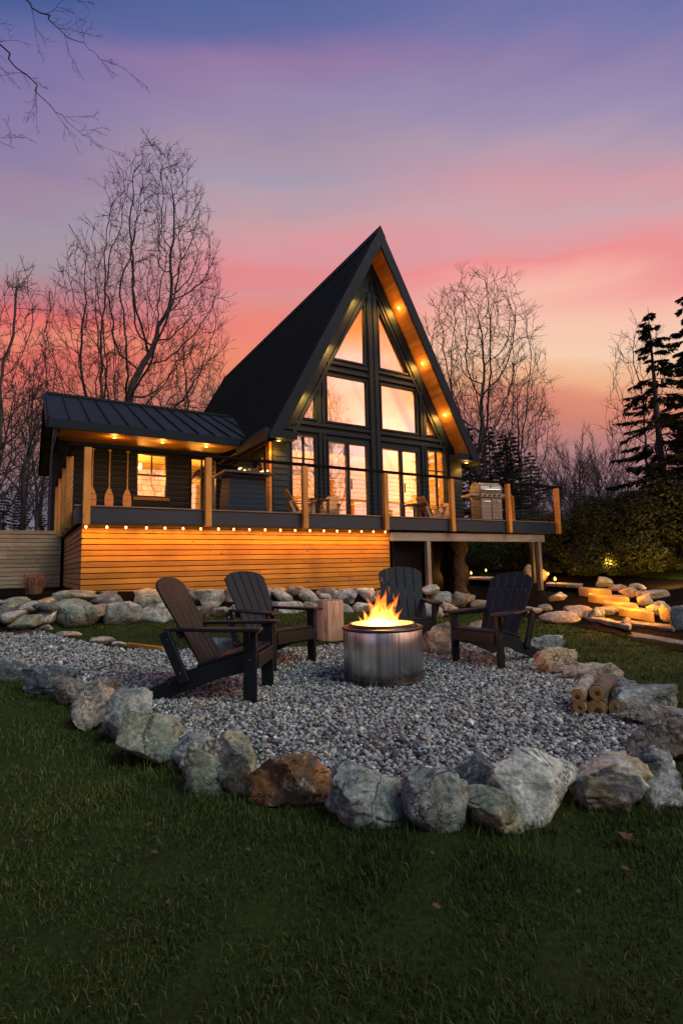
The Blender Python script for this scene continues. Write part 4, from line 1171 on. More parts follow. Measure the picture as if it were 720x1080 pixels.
# wooden edging strip
a = at(134, 682); b = at(172, 687)
m = MB(); m.bar(a+Vector((0, 0, .02)), b+Vector((0, 0, .02)), .09, .05, (0, 1, 0)); o = m.build('edging_board', cedar_x, None, bevel=.004); tag(o, 'short orange-brown wooden edging strip at the back of the gravel', 'board')

# retaining wall of stacked boulders
rwall = thing('boulder_retaining_wall', 'low retaining wall of stacked rounded boulders in front of the cedar skirt', 'wall', (3.4, 8.2, .2))
wl_ = [((64, 624, 101, 638), 'green'), ((96, 625, 136, 641), 'dark'), ((133, 623, 172, 642), 'green'), ((56, 635, 106, 661), 'green'), ((105, 638, 148, 663), 'grey'), ((146, 639, 180, 663), 'grey'),
 ((100, 638, 115, 650), 'tan'), ((2, 631, 29, 642), 'green'), ((13, 636, 42, 650), 'grey'), ((37, 637, 62, 647), 'dark'), ((44, 629, 64, 639), 'tan'), ((-14, 640, 14, 653), 'dark'), ((9, 644, 23, 657), 'grey'),
 ((34, 643, 60, 658), 'white'), ((16, 650, 42, 662), 'green'), ((-40, 634, 4, 644), 'grey'), ((-46, 642, -8, 656), 'grey'),
 ((169, 624, 192, 640), 'white'), ((188, 622, 210, 640), 'dark'), ((207, 624, 239, 643), 'grey'), ((236, 622, 262, 640), 'brown'), ((259, 622, 286, 638), 'grey'), ((283, 622, 309, 638), 'grey'), ((301, 619, 318, 632), 'brown'), ((309, 621, 338, 638), 'grey'), ((335, 622, 356, 638), 'edge'),
 ((178, 640, 202, 660), 'white'), ((199, 640, 226, 656), 'brown'), ((222, 641, 244, 654), 'grey'), ((242, 639, 270, 655), 'grey'), ((268, 636, 292, 652), 'dark'), ((290, 636, 320, 651), 'grey'), ((318, 636, 346, 650), 'green'),
 ((348, 623, 377, 639), 'edge'), ((374, 622, 398, 638), 'white'), ((344, 637, 372, 650), 'grey'), ((369, 636, 392, 648), 'white'), ((396, 624, 420, 640), 'grey'), ((418, 623, 446, 640), 'brown'), ((390, 637, 425, 652), 'grey'),
 ((445, 618, 462, 629), 'white'), ((452, 625, 476, 637), 'grey'), ((472, 626, 492, 640), 'brown'), ((440, 634, 466, 652), 'grey'), ((462, 634, 486, 650), 'tan')]
for i, (b, k) in enumerate(wl_):
    cxp = (b[0]+b[2])/2; ym = (b[1]+b[3])/2
    top = ym < 636 if cxp < 300 else ym < 632
    yp = (8.42 if top else 8.12) if cxp < 430 else (8.2 if top else 8.0)
    yp -= .28 if cxp < 30 and ym > 645 else 0
    o = stone(b, k, parent=rwall, dd=.62 if top else .5, seed=700+i, sub=3, sharp=.5, Yp=yp, back=.35, bury=.12, cuts=6, box=.60, hfac=1.22)
    o['label'] = None if False else {'green': 'greenish boulder', 'dark': 'dark boulder', 'grey': 'grey boulder', 'white': 'pale boulder', 'tan': 'tan boulder', 'brown': 'brown boulder', 'edge': 'dark boulder with pale face', 'gold': 'golden boulder'}[k]

# right-hand rockery, path slabs and steps
rk = [
 ((571, 644, 612, 658), 'pink', 'long pinkish rock lying along the mulch bed right of the right-hand chair', .4),
 ((598, 638, 625, 654), 'pink', 'tan rock behind the end of the long pinkish one', .6),
 ((622, 640, 638, 654), 'grey', 'small rounded grey rock in the mulch bed below the steps', .8),
 ((634, 640, 650, 650), 'dark', 'small dark rock beside the rounded grey one below the steps', .8),
 ((655, 651, 665, 663), 'tan', 'tiny upright tan rock at the end of the long flat curb stone', .8),
 ((579, 624, 596, 635), 'white', 'small white rock in the dark mulch left of the steps', .7),
 ((567, 637, 582, 646), 'grey', 'small grey rock at the foot of the deck support post', .8),
 ((480, 626, 500, 638), 'tan', 'tan pointed rock in the bed behind the right-hand chair', .6),
 ((495, 632, 522, 641), 'pink', 'long pinkish rock in the bed behind the left arm of the right-hand chair', .4),
 ((520, 634, 545, 644), 'brown', 'brown rock behind the back of the right-hand chair', .5),
 ((540, 638, 572, 650), 'grey', 'grey rock between the right-hand chair and the support post', .5),
 ((629, 608, 646, 620), 'gold', 'golden rock on top of the bed behind the highest step', .7),
 ((655, 619, 676, 631), 'gold', 'brightly lit golden rock at the right end of the second step', .7),
 ((665, 615, 680, 624), 'tan', 'small tan rock on the mulch above the steps', .7),
 ((672, 622, 704, 633), 'pink', 'long tan rock lying on the mulch right of the steps', .3),
 ((672, 626, 688, 640), 'gold', 'lit rock at the right end of the third step', .7),
 ((684, 634, 704, 650), 'gold', 'orange lit rock at the right end of the lowest step', .7),
 ((697, 636, 713, 657), 'tan', 'tan upright rock next to the big blue-grey block at the right edge', .7),
 ((708, 638, 740, 664), 'dark', 'big blue-grey block of stone at the right edge of the photo by the path', .5),
 ((642, 616, 660, 624), 'tan', 'flat tan rock behind the right end of the highest step', .7),
 ((553, 595, 565, 615), 'gold', 'lit standing stone left of the deck support post', .6),
 ((570, 600, 577, 614), 'gold', 'narrow lit standing stone right of the deck support post', .6),
]
for i, (b, k, lab, dd) in enumerate(rk):
    tag(stone(b, k, name='rock', dd=dd, seed=900+i, sub=3, back=.35, sharp=.7), lab, 'rock', 'rocks of the garden bed')
def slab(quad_px, kind, lab, th=.08, cat='stone slab', name='stone_slab', dz=0, grp=None, jag=.03):
    rg_ = random.Random(lab); P = [at(*q) for q in quad_px]; out = []
    for i, p in enumerate(P):
        q = P[(i+1) % len(P)]
        for k in range(4):
            t = k/4; r = p.lerp(q, t); out.append((r.x+rg_.uniform(-jag, jag), r.y+rg_.uniform(-jag, jag)))
    z = max(p.z for p in P)+dz
    m = MB(); m.prism(out, 2, z-.02, z+th); o = m.build(name, S[kind], None, bevel=.012); return tag(o, lab, cat, grp)
slab([(611, 653), (640, 660), (664, 667), (664, 662), (640, 655), (618, 650)], 'pink', 'long flat brown curb stone between lawn and mulch bed', .06, dz=-.03)
slab([(663, 672), (722, 682), (735, 676), (690, 668), (665, 665)], 'dark', 'grey paving slab at the right edge, leading to the steps', .03, dz=-.04)
slab([(664, 662), (712, 668), (712, 660), (664, 656)], 'brown', 'dark paving slab just below the lowest step', .04, dz=-.03)
# steps, from lowest to highest
stp = [((652, 641), (690, 650), .52), ((636, 635), (674, 642), .52), ((620, 627), (664, 633), .52), ((610, 620), (645, 626), .5)]
base0 = at(688, 655)
SN = ['lowest broad stone step, brightly lit from the side', 'second stone step from the bottom, glowing amber', 'third stone step from the bottom, longest and brightest', 'highest stone step, at the top of the lit flight']
e_ = None; zst = []
for k, ((xa, ya), (xb, yb), dp) in enumerate(stp):
    Z = 0
    A = onZ(xa, ya, Z); B = onZ(xb, yb, Z)
    A = at(xa, ya+9); B = at(xb, yb+8)
    ra, rb = ray(xa, ya), ray(xb, yb)
    A = Vector((A.x, A.y, 0)); B = Vector((B.x, B.y, 0)); dv = Vector((A.x+B.x, A.y+B.y, 0)).normalized()
    z1 = CAMZ+(ra.z/math.hypot(ra.x, ra.y))*math.hypot(A.x, A.y)
    rg_ = random.Random(k); n = 5
    fr = [(A.lerp(B, t/n)+dv*rg_.uniform(-.012, .012)) for t in range(n+1)]
    bk = [p+dv*dp*(1.3+.1*rg_.random()) for p in fr[::-1]]
    m = MB(); m.prism([(p.x, p.y) for p in fr+bk], 2, z1-.30, z1); o = m.build('stone_step', mat('golden_step_stone', (.46, .33, .16), (.30, .21, .10), 5, rough=.8, bump=.6, bscale=14, fine=6, bdist=.02), None, bevel=.015)
    tag(o, SN[k], 'step', 'stone steps up the garden'); zst.append((A, B, z1, dv))
for k in (0, 1, 2, 3):
    A, B, z1, dv = zst[k]
    for t in ((.12, .8) if k < 3 else (.3,)):
        p = A.lerp(B, t)-dv*.35
        lamp('step_light', (p.x, p.y, z1+.16), 17, (1, .34, .02), .04)
# landscape lights
for i, (px, py, lab) in enumerate(((497, 604, 'small glowing path light beside the stone pillar'), (512.5, 601, 'small glowing path light on the terrace under the deck'), (578, 604.5, 'small glowing path light right of the deck support post'), (585.5, 610, 'small glowing path light nearest the top step'))):
    g_ = at(px, py+10); D = depth(g_); t = thing('path_light', lab, 'garden light', g_, 0, 'path lights')
    hz = (10)/FPX*D
    m = MB().tube([(0, 0, 0), (0, 0, hz)], .012, 6); m.build('stake', black, t, world=False)
    m = MB().lathe([(.001, hz-.055), (.022, hz-.05), (.026, hz-.01), (.001, hz)], 10); m.build('lamp_glass', emis('path_light_glass', (1, .42, .07), 10), t, world=False)
    m = MB().lathe([(.001, hz+.03), (.05, hz+.005), (.05, hz), (.001, hz+.002)], 12); m.build('cap', black, t, world=False)
    lamp('glow', (g_.x, g_.y, g_.z+hz+.08), 16, (1, .42, .08), .03, t)
lamp('hedge_fill', (12.6, 8.0, .95), 420, (1, .50, .10), .1, None, 'SPOT', (17, 10, 2.3), R(120), .7)  # added warm lamps without fixtures, only to brighten the hedge
lamp('hedge_fill', (10.6, 5.6, .7), 380, (1, .50, .10), .1, None, 'SPOT', (17, 7.2, 2.1), R(120), .7)
# lit ledge stones under the deck, stone pillar
slab([(494, 617), (542, 617), (546, 611), (496, 610)], 'gold', 'long lit flagstone ledge on the terrace under the deck', .05, dz=.02)
slab([(575, 622), (612, 625), (614, 618), (578, 616)], 'gold', 'lit flagstone ledge left of the top step', .06, dz=0)
pq = onY(484, 600, 10.85)
pil = MB(); rg_ = random.Random(3)
pts = [(pq.x+.04*math.sin(k*1.3), 10.85, -.1+k*.14) for k in range(14)]
me_ = pil.tube(pts, [.20+.045*math.sin(k*1.1+.5)+.03*rg_.random() for k in range(14)], 12)
o = me_.build('stone_pillar', S['brown'], None, smooth=True); tag(o, 'knobbly brown stone pillar standing under the deck beside the dark basement doors', 'pillar')
for v in o.data.vertices:
    v.co += Vector(noise.noise_vector(v.co*4))*.05

# ================================================================== FIRE PIT
pc = Vector((2.868, 4.076, 0)); pc.z = terr(pc.x, pc.y)+.01
pit = thing('fire_pit', 'round brushed stainless steel smokeless fire pit with vent holes, fire burning inside', 'fire pit', pc); pit.scale = (1.06, 1.06, 1.09)
n = NT('stainless_painted_reflections'); n.b.inputs['Metallic'].default_value = 1
f = n.noise(n.coords((9, 9, 0)), 3.2, 5, .7)
n.l.new(n.ramp(f, [(.38, (.34, .33, .31)), (.47, (.62, .60, .58)), (.55, (.97, .96, .94)), (.64, (.50, .48, .44))]), n.b.inputs['Base Color'])  # light and dark reflection streaks painted into the metal's colour
n.b.inputs['Roughness'].default_value = .30
n.l.new(n.bump(f, .38, .010), n.b.inputs['Normal']); brushed = n.m
rimd = mat('heat_darkened_steel', (.16, .12, .10), (.08, .06, .05), 8, rough=.38, metal=.9, bump=.05)
RP, HP = .345, .43
def ring_sheet(prof, nm, m_, par=None, nseg=96): 
    b = MB().lathe(prof, nseg, close=True); return b.build(nm, m_, par or pit, smooth=False, world=False, bevel=0)
b = MB().lathe([(RP, .02), (RP, HP-.012), (RP-.006, HP), (RP-.018, HP), (RP-.018, .02)], 128, close=True)
wl = b.build('drum', brushed, pit, smooth=True, world=False); 
b = MB().lathe([(RP+.006, 0), (RP+.006, .018), (RP+.001, .02), (RP-.03, .02), (RP-.03, 0)], 96, close=True); b.build('base_ring', rimd, pit, world=False)
vh = MB()
for row, (z, nn, rr) in enumerate(((.040, 84, .0065), (.066, 84, .0065), (.085, 84, .005))):
    for k in range(nn):
        if row == 2 and False: continue
        a = 2*math.pi*(k+.5*(row % 2))/nn; c = Vector((math.cos(a), math.sin(a), 0))
        vh.tube([c*(RP-.004)+Vector((0, 0, z)), c*(RP+.0015)+Vector((0, 0, z))], rr, 8)
vh.build('vent_holes', black, pit, world=False)
b = MB().lathe([(RP+.008, HP), (RP+.008, HP+.014), (RP-.01, HP+.020), (RP-.055, HP+.006), (RP-.06, HP-.004), (RP-.02, HP-.004)], 128, close=True); b.build('rim', rimd, pit, smooth=True, world=False)
b = MB().lathe([(.312, HP+.004), (.306, HP+.016), (.284, HP+.044), (.276, HP+.044), (.272, HP+.02), (.285, HP+.004)], 128, close=True); b.build('flame_ring', mat('dark_flame_ring', (.10, .075, .06), (.05, .04, .035), 8, rough=.35, metal=.8, bump=.05), pit, smooth=True, world=False)
b = MB().lathe([(.262, .10), (.262, HP+.018), (.266, HP+.040), (.275, HP+.0435), (.271, HP+.018), (.270, .10)], 96, close=True); b.build('inner_wall', mat('bare_inner_steel', (.62, .50, .40), (.45, .34, .26), 8, rough=.5, metal=.6, bump=.05), pit, smooth=True, world=False)
b = MB().lathe([(.001, .10), (.250, .10), (.250, .09), (.001, .09)], 48); b.build('ash_pan', black, pit, world=False)
FB = pc + Vector((0, 0, .1))
bark = woodmat('firewood_bark', (.14, .10, .07), (.06, .045, .035), 0, .9, per=False)
ember = NT('burning_log'); ef = ember.noise(ember.coords(), 18, 5, .7)
ember.l.new(ember.ramp(ef, [(.35, (.01, .008, .007)), (.6, (.05, .03, .02))]), ember.b.inputs['Base Color'])
ember.l.new(ember.ramp(ef, [(.45, (0, 0, 0)), (.62, (1, .22, .03))]), ember.b.inputs['Emission Color']); ember.b.inputs['Emission Strength'].default_value = 6
for i, (a, z) in enumerate(((.3, .15), (1.5, .2), (2.5, .26), (.9, .31))):
    dv = Vector((math.cos(a), math.sin(a), .12))*.19
    l = MB().tube([-dv, dv*.3+Vector((0, .01, .0)), dv], [.038, .042, .034], 10); o = l.build('burning_log', ember.m, None, smooth=False)
    o.location = (pc.x, pc.y, pc.z+z); tag(o, ['charred burning log lying lowest inside the fire pit', 'charred burning log crossing over the lowest one in the fire pit', 'charred burning log leaning on the pile inside the fire pit', 'topmost charred burning log at the foot of the flames'][i], 'log', 'burning logs')
# flames: closed tongues filled with glowing gas
fl = thing('flames', 'bright orange and yellow flames licking up out of the steel fire pit', 'fire', (pc.x-.02, pc.y, pc.z+.32)); fl.scale = (.98, .98, 1.18)
n = NT('flame_gas'); n.n.remove(n.b)
em = n.n.new('ShaderNodeEmission'); ob = n.coords((1, 1, .6))
ff = n.noise(ob, 16, 4, .6, 1.0)
sepz = n.n.new('ShaderNodeSeparateXYZ'); tc2 = n.n.new('ShaderNodeTexCoord'); n.l.new(tc2.outputs['Object'], sepz.inputs[0])
ccol = n.ramp(sepz.outputs[2], [(.0, (1, .30, .05)), (.18, (1, .24, .025)), (.40, (1, .13, .008))])
n.l.new(ccol, em.inputs['Color'])
mr = n.n.new('ShaderNodeMapRange'); n.l.new(ff, mr.inputs[0]); mr.inputs[1].default_value = .40; mr.inputs[2].default_value = .66; mr.inputs[3].default_value = .06; mr.inputs[4].default_value = 1.0
m2 = n.n.new('ShaderNodeMapRange'); n.l.new(sepz.outputs[2], m2.inputs[0]); m2.inputs[1].default_value = .08; m2.inputs[2].default_value = .48; m2.inputs[3].default_value = 210; m2.inputs[4].default_value = 16
mu = n.n.new('ShaderNodeMath'); mu.operation = 'MULTIPLY'; n.l.new(mr.outputs[0], mu.inputs[0]); n.l.new(m2.outputs[0], mu.inputs[1])
n.l.new(mu.outputs[0], em.inputs['Strength']); n.l.new(em.outputs[0], n.out.inputs['Volume']); flame_m = n.m
rl_ = RGT0; fw_ = Vector((FWD.x, FWD.y, 0)).normalized()
tong = [(-.01, .0, .40, .085, .04, 1), (-.06, .02, .33, .07, -.03, 2), (.06, .0, .30, .07, .05, 3), (.10, .03, .36, .05, .05, 4), (-.11, .0, .24, .055, -.04, 5), (.02, -.05, .28, .075, .0, 6), (.135, -.01, .24, .035, .045, 7), (-.03, .05, .44, .04, -.005, 8), (-.14, .04, .20, .03, -.05, 9), (.00, .0, .17, .15, .0, 10)]
for i, (u, dpp, h, r_, ln, sd) in enumerate(tong):
    pts = []; rad = []
    for k in range(13):
        t = k/12
        sw = .020*math.sin(t*7+sd*1.9)*t+ln*t*t*1.4
        p = rl_*(u+sw)+fw_*(dpp+.015*math.sin(t*6+sd))+Vector((0, 0, h*t+.04)); pts.append(p)
        rad.append(max(.0015, r_*(math.sin(math.pi*min(1, (t*.75+.25)))**.9)*(1-.55*t*t)))
    m = MB().tube([pts[0].lerp(pts[-1], 0)]*0+pts, rad, 14); ft = m.build('flame_tongue', flame_m, fl, smooth=True, world=False)
    for v in ft.data.vertices:
        q = v.co*Vector((1, 1, .55)); v.co += Vector(noise.noise_vector(q*13+Vector((0, 0, i*3.0))))*.022*min(1, max(0, v.co.z-.05)*5)
for i in range(4):
    u, z = ((.085, .40), (-.085, .36), (.13, .33), (.02, .47))[i]
    pts = [rl_*(u+.008*math.sin(k))+Vector((0, 0, z+k*.016)) for k in range(5)]
    m = MB().tube(pts, [.002, .010, .013, .008, .001], 8); m.build('flame_lick', flame_m, fl, smooth=True, world=False)
lamp('fire_light', (pc.x, pc.y, pc.z+.62), 30, (1, .34, .06), .10, fl)
lamp('fire_light', (pc.x, pc.y, pc.z+.43), 26, (1, .34, .06), .06, fl)

# stump
sp = (at(335, 686)+at(363, 686))/2
stp_ = thing('wood_stump', 'upright pale peeled log used as a side table between two charcoal chairs', 'stump', (3.40, 5.98, terr(3.4, 5.98)))
rg_ = random.Random(11); m = MB(); nk = 28; lv = []
for z in (0, .1, .22, .36, .47, .50):
    for k in range(nk):
        a = 2*math.pi*k/nk; r_ = .165*(1+.015*math.sin(2*a+.4)+.02*math.sin(7*a)+.02*math.sin(11*a+1))*(1.05-.08*z if z < .5 else .975); lv.append((r_*math.cos(a), r_*math.sin(a), z))
fs = [tuple(range(nk))[::-1]]+[(i*nk+k, i*nk+(k+1) % nk, (i+1)*nk+(k+1) % nk, (i+1)*nk+k) for i in range(5) for k in range(nk)]
m.add(lv, fs, .5); m.build('bark', woodmat('peeled_log_side', (.62, .47, .33), (.18, .11, .07), 2, .8, scale=3.2), stp_, world=False)
m = MB(); m.add([v for v in lv[-nk:]], [tuple(range(nk))], .8); m.v = [(x*.995, y*.995, z+.003) for x, y, z in m.v]; m.build('sawn_top', mat('sawn_end_grain', (.46, .28, .13), (.30, .17, .08), 14, rough=.7, bump=.2), stp_, world=False)
# firewood
endm = mat('sawn_log_end', (.66, .42, .14), (.40, .23, .07), 16, rough=.7, bump=.3)
hollow = mat('dark_heartwood', (.16, .07, .025), (.06, .03, .015), 20, rough=.9, bump=.3)
FW = [((609, 733), 15, .62, 'peeled firewood log with a round hollow end, top left of the pile', 0), ((629, 731), 16, .56, 'firewood log with ragged bark, top middle of the pile', 0), ((611, 745), 15, .5, 'short firewood log half hidden, bottom left of the pile', 0), ((629, 749), 20, .56, 'thick firewood log, bottom middle of the pile', 0), ((651, 748), 19, .56, 'split firewood log with bark, rightmost of the pile', 0)]
bk_dir = (Vector((1, .48, 0))).normalized()
g0 = at(629, 758)
for i, ((px, py), dia, L_, lab, _) in enumerate(FW):
    D = depth(g0); r_ = dia/2/FPX*D
    row2 = i in (0, 1)
    zc = g0.z + (r_ if not row2 else .085+r_*1.0) + .012
    rr = ray(px, py); base = EYE+rr*((zc-CAMZ)/rr.z)
    # keep the front ends in one plane across the view
    base = EYE + rr*(depth(g0)+.04)/rr.dot(FWD) ; base.z = max(base.z, g0.z+r_*.9)
    t = thing('firewood_log', lab, 'log', base, 0, 'firewood pile')
    ax = (bk_dir+Vector((random.uniform(-.12, .12), random.uniform(-.1, .1), .03))).normalized()
    rg_ = random.Random(i+50); L_ *= .72; pts = [ax*(L_*k/6) for k in range(7)]
    m = MB().tube(pts, [r_*(1+.10*rg_.uniform(-1, 1)) for _ in pts], 14); lg = m.build('bark', S['pink'] if i == 0 else bark, t, world=False)
    for v in lg.data.vertices: v.co += Vector(noise.noise_vector(v.co*14+Vector((i*3, 0, 0))))*r_*.26
    m = MB().tube([-ax*.012, ax*.002], r_*.93, 14); m.build('sawn_end', endm, t, world=False)
    ho = Vector((rg_.uniform(-.2, .2)*r_, -rg_.uniform(-.2, .2)*r_, rg_.uniform(-.25, .2)*r_)); m = MB().tube([-ax*.016+ho, -ax*.0125+ho], [r_*rg_.uniform(.18, .34), r_*rg_.uniform(.28, .44)], 6); hh = m.build('heartwood', hollow, t, world=False)
# leaves on the lawn and gravel
leafm = mat('dry_brown_leaf', (.15, .07, .025), (.08, .04, .018), 12, rough=.7, bump=.3)
for i, (px, py, lab) in enumerate(((404, 738, 'dry brown leaf on the gravel in front of the fire pit'), (532, 872, 'dry reddish leaf on the grass below the small greenish boulder'), (341, 848, 'dry leaf wedged between the rusty boulder and the blocky grey one'), (476, 756, 'dry leaf on the gravel right of the fire pit'), (39, 733, 'dry pale leaf on the grass below the blue-grey boulder'), (660, 888, 'dry leaf lying on the lawn below the golden boulder'), (712, 836, 'orange leaf by the dark and pale boulder at the right edge'), (452, 708, 'dry leaf on the gravel just right of the steel drum'))):
    g_ = at(px, py, .03); s = .035+.01*random.random(); a = random.random()*6; rot = Matrix.Rotation(a, 3, 'Z')
    pr = [(0, -1, 0), (.35, -.5, .12), (.7, -.35, .3), (.45, 0, .1), (.6, .4, .35), (.2, .55, .1), (0, 1, .25), (-.2, .55, .1), (-.6, .4, .3), (-.45, 0, .1), (-.7, -.35, .2), (-.35, -.5, .1)]
    vs = [rot @ Vector(p)*s for p in pr]; m = MB(); m.add([(0, 0, .002)]+[tuple(v) for v in vs]+[(0, 0, 0)]+[tuple(v-Vector((0, 0, .002))) for v in vs], [(0, k+1, (k+1) % 12+1) for k in range(12)]+[(13, 13+(k+1) % 12+1, 13+k+1) for k in range(12)]+[(k+1, 14+k, 14+(k+1) % 12, (k+1) % 12+1) for k in range(12)])
    o = m.build('fallen_leaf', leafm, None); o.location = g_+Vector((0, 0, .01)); tag(o, lab, 'leaf', 'fallen leaves')
rg_ = random.Random(31); lsrc = [o for o in COL.objects if o.name.startswith('fallen_leaf')][:4]
for k in list(range(9))+list(range(20, 24))+list(range(28, 46)):
    px, py = (rg_.uniform(20, 700), rg_.uniform(880, 980)) if k < 20 else ((rg_.uniform(20, 330), rg_.uniform(770, 900)) if k < 28 else (rg_.uniform(200, 620), rg_.uniform(700, 800)))
    g_ = at(px, py, .02); o = lsrc[k % 4].copy(); COL.objects.link(o); o.location = g_+Vector((0, 0, .008)); o.rotation_euler = (rg_.uniform(-.3, .3), rg_.uniform(-.3, .3), rg_.uniform(0, 6)); q_ = rg_.uniform(.22, .42) if k < 28 else rg_.uniform(.4, .7); o.scale = (q_, q_, q_)
    o['label'] = 'small dry brown leaf lying on the dark foreground lawn' if k < 28 else 'small dry brown leaf lying among the grey gravel'; o['group'] = 'small leaves on the lawn' if k < 28 else 'small leaves on the gravel'
# dry ornamental grass
dg = at(35, 637); m = MB(); rg_ = random.Random(4)
for k in range(320):
    a = rg_.uniform(0, 6.28); L_ = rg_.uniform(.20, .42); o1 = rg_.uniform(0, .10); sp_ = rg_.uniform(.1, 1.1)
    b0 = Vector((math.cos(a)*o1, math.sin(a)*o1, 0)); dv = Vector((math.cos(a), math.sin(a), 0))
    p1 = b0+dv*L_*sp_*.22+Vector((0, 0, L_*.62)); p2 = b0+dv*L_*sp_*.8+Vector((0, 0, L_*(1-.35*sp_*rg_.random())))
    sdv = Vector((-dv.y, dv.x, 0))*.003
    m.add([b0-sdv, b0+sdv, p1+sdv, p1-sdv, p2], [(0, 1, 2, 3), (3, 2, 4)])
dq = onY(35, 637, 8.75); o = m.build('ornamental_grass', mat('dry_russet_grass', (.34, .17, .09), (.20, .09, .05), 9, rough=.8, bump=0), None, fixn=False); o.location = (dq.x, 8.75, terr(dq.x, 8.75)); tag(o, 'dry reddish-brown tuft of ornamental grass in the mulch left of the cedar skirt', 'ornamental grass')

# fence
fe = thing('slat_fence', 'weathered horizontal board fence running off to the left behind the mulch bed', 'fence', (-.5, 13.1, .7))
m = MB(); z = 1.97; rg_ = random.Random(8)
while z > .75:
    cuts = [-6]+sorted(rg_.uniform(-5, .5) for _ in range(3))+[.70]
    for a, b in zip(cuts, cuts[1:]):
        m.box(a+.002, b-.002, 13.10-rg_.choice((0, 0, .012)), 13.13, z-.078, z, rg_.random())
    z -= .088
m.build('boards', weather, fe)
for x in (-.6, -2.6, -4.6):
    m = MB(); m.box(x-.05, x+.05, 13.14, 13.24, .5, 2.0); m.build('fence_post', gray_post, fe)
m = MB(); m.box(-6, .7, 13.135, 13.15, .6, 1.93); m.build('backing', black, fe)

# ================================================================== TREES
def tubes_np(name, segs, m, parent):
    """segs: list of (p0, p1, r0, r1) -> one mesh of tapered prisms"""
    A = np.array([s[0] for s in segs], float); B = np.array([s[1] for s in segs], float)
    r0 = np.array([s[2] for s in segs]); r1 = np.array([s[3] for s in segs])
    Vs = []; L = []; off = 0
    for sel, k in ((r0 > .025, 8), (r0 <= .025, 3)):
        a, b, p, q = A[sel], B[sel], r0[sel], r1[sel]; n = len(a)
        if n == 0: continue
        d = b-a; d /= np.linalg.norm(d, axis=1)[:, None]+1e-9
        ref = np.where(np.abs(d[:, 2:3]) < .9, np.array([[0, 0, 1.]]), np.array([[1., 0, 0]]))
        u = np.cross(d, ref); u /= np.linalg.norm(u, axis=1)[:, None]; w_ = np.cross(d, u)
        ang = np.arange(k)*2*np.pi/k; c = np.cos(ang)[None, :, None]; s = np.sin(ang)[None, :, None]
        circ = u[:, None]*c+w_[:, None]*s
        V = np.concatenate([a[:, None]+circ*p[:, None, None], b[:, None]+circ*q[:, None, None]], 1)
        base = off+np.arange(n)[:, None]*(2*k); i = np.arange(k)[None]; j = (i+1) % k
        L.append(np.stack([base+i, base+j, base+j+k, base+i+k], 2).reshape(-1, 4)); Vs.append(V.reshape(-1, 3)); off += n*2*k
    V = np.concatenate(Vs); F = np.concatenate(L)
    return mesh_np(name, V, F.ravel(), np.arange(len(F))*4, np.full(len(F), 4), m, smooth=True, parent=parent)
barkm = mat('dusky_tree_bark', (.060, .050, .046), (.030, .026, .026), 6, (4, 4, .6), .9, bump=.6, bscale=14)
def grow(rg_, segs, p, d, L, r, lvl, maxl, P):
    n = P['n'][min(lvl, len(P['n'])-1)]; step = L/n; pts = [(p.copy(), d.copy(), r)]
    rr = r
    for k in range(n):
        j = P['wob']*(1+.3*lvl)
        d = (d+Vector((rg_.gauss(0, j), rg_.gauss(0, j), rg_.gauss(0, j)*.7))+Vector((0, 0, P['up'] if lvl else .02))).normalized()
        q = p+d*step; r2 = r*(1-(k+1)/n*(P['tap0'] if lvl == 0 else .72)); r2 = max(r2, P.get('rmin', .0045))
        segs.append((tuple(p), tuple(q), rr, r2, lvl)); p = q; rr = r2; pts.append((p.copy(), d.copy(), rr))
    if lvl >= maxl: return
    c = P['kids'][lvl]; 
    for i in range(c):
        t = P['start'][lvl]+(1-P['start'][lvl])*(i+rg_.random()*.8)/c; t = min(t, .99)
        k = min(int(t*n), n-1); pp, dd_, r_ = pts[k+1] if t > .97 else pts[k]
        if k+1 < len(pts): pp = pts[k][0].lerp(pts[k+1][0], t*n-k) if t*n-k <= 1 else pts[k+1][0]
        a = rg_.uniform(0, 6.283); ref = Vector((math.cos(a), math.sin(a), rg_.uniform(-.2, .3)))
        side = (ref-dd_*ref.dot(dd_)).normalized(); sp = P['spread'][lvl]*rg_.uniform(.7, 1.25)
        nd = (dd_*math.cos(sp)+side*math.sin(sp)).normalized()
        LL = L*P['len'][lvl]*rg_.uniform(.7, 1.15)*(1-.45*t if lvl == 0 else 1-.35*t)
        grow(rg_, segs, pp, nd, LL, max(P.get('rmin', .004), min(r_*.72, r*P['rad'][lvl])), lvl+1, maxl, P)
MAPLE = dict(rmin=.0075, n=[9, 8, 6, 4, 3], wob=.07, up=.05, tap0=.88, kids=[16, 10, 8, 6], start=[.30, .15, .12, .1], spread=[.72, .62, .66, .66], len=[.62, .50, .46, .46], rad=[.28, .38, .42, .5])
FAN = dict(rmin=.0075, n=[7, 8, 6, 4, 3], wob=.05, up=.06, tap0=.8, kids=[20, 11, 8, 5], start=[.15, .12, .1, .1], spread=[.62, .46, .5, .5], len=[.74, .46, .42, .42], rad=[.26, .34, .4, .5])
THIN = dict(rmin=.006, n=[9, 5, 4, 3], wob=.05, up=.05, tap0=.9, kids=[18, 6, 4], start=[.3, .2, .1], spread=[.75, .6, .6], len=[.24, .42, .45], rad=[.28, .5, .5])
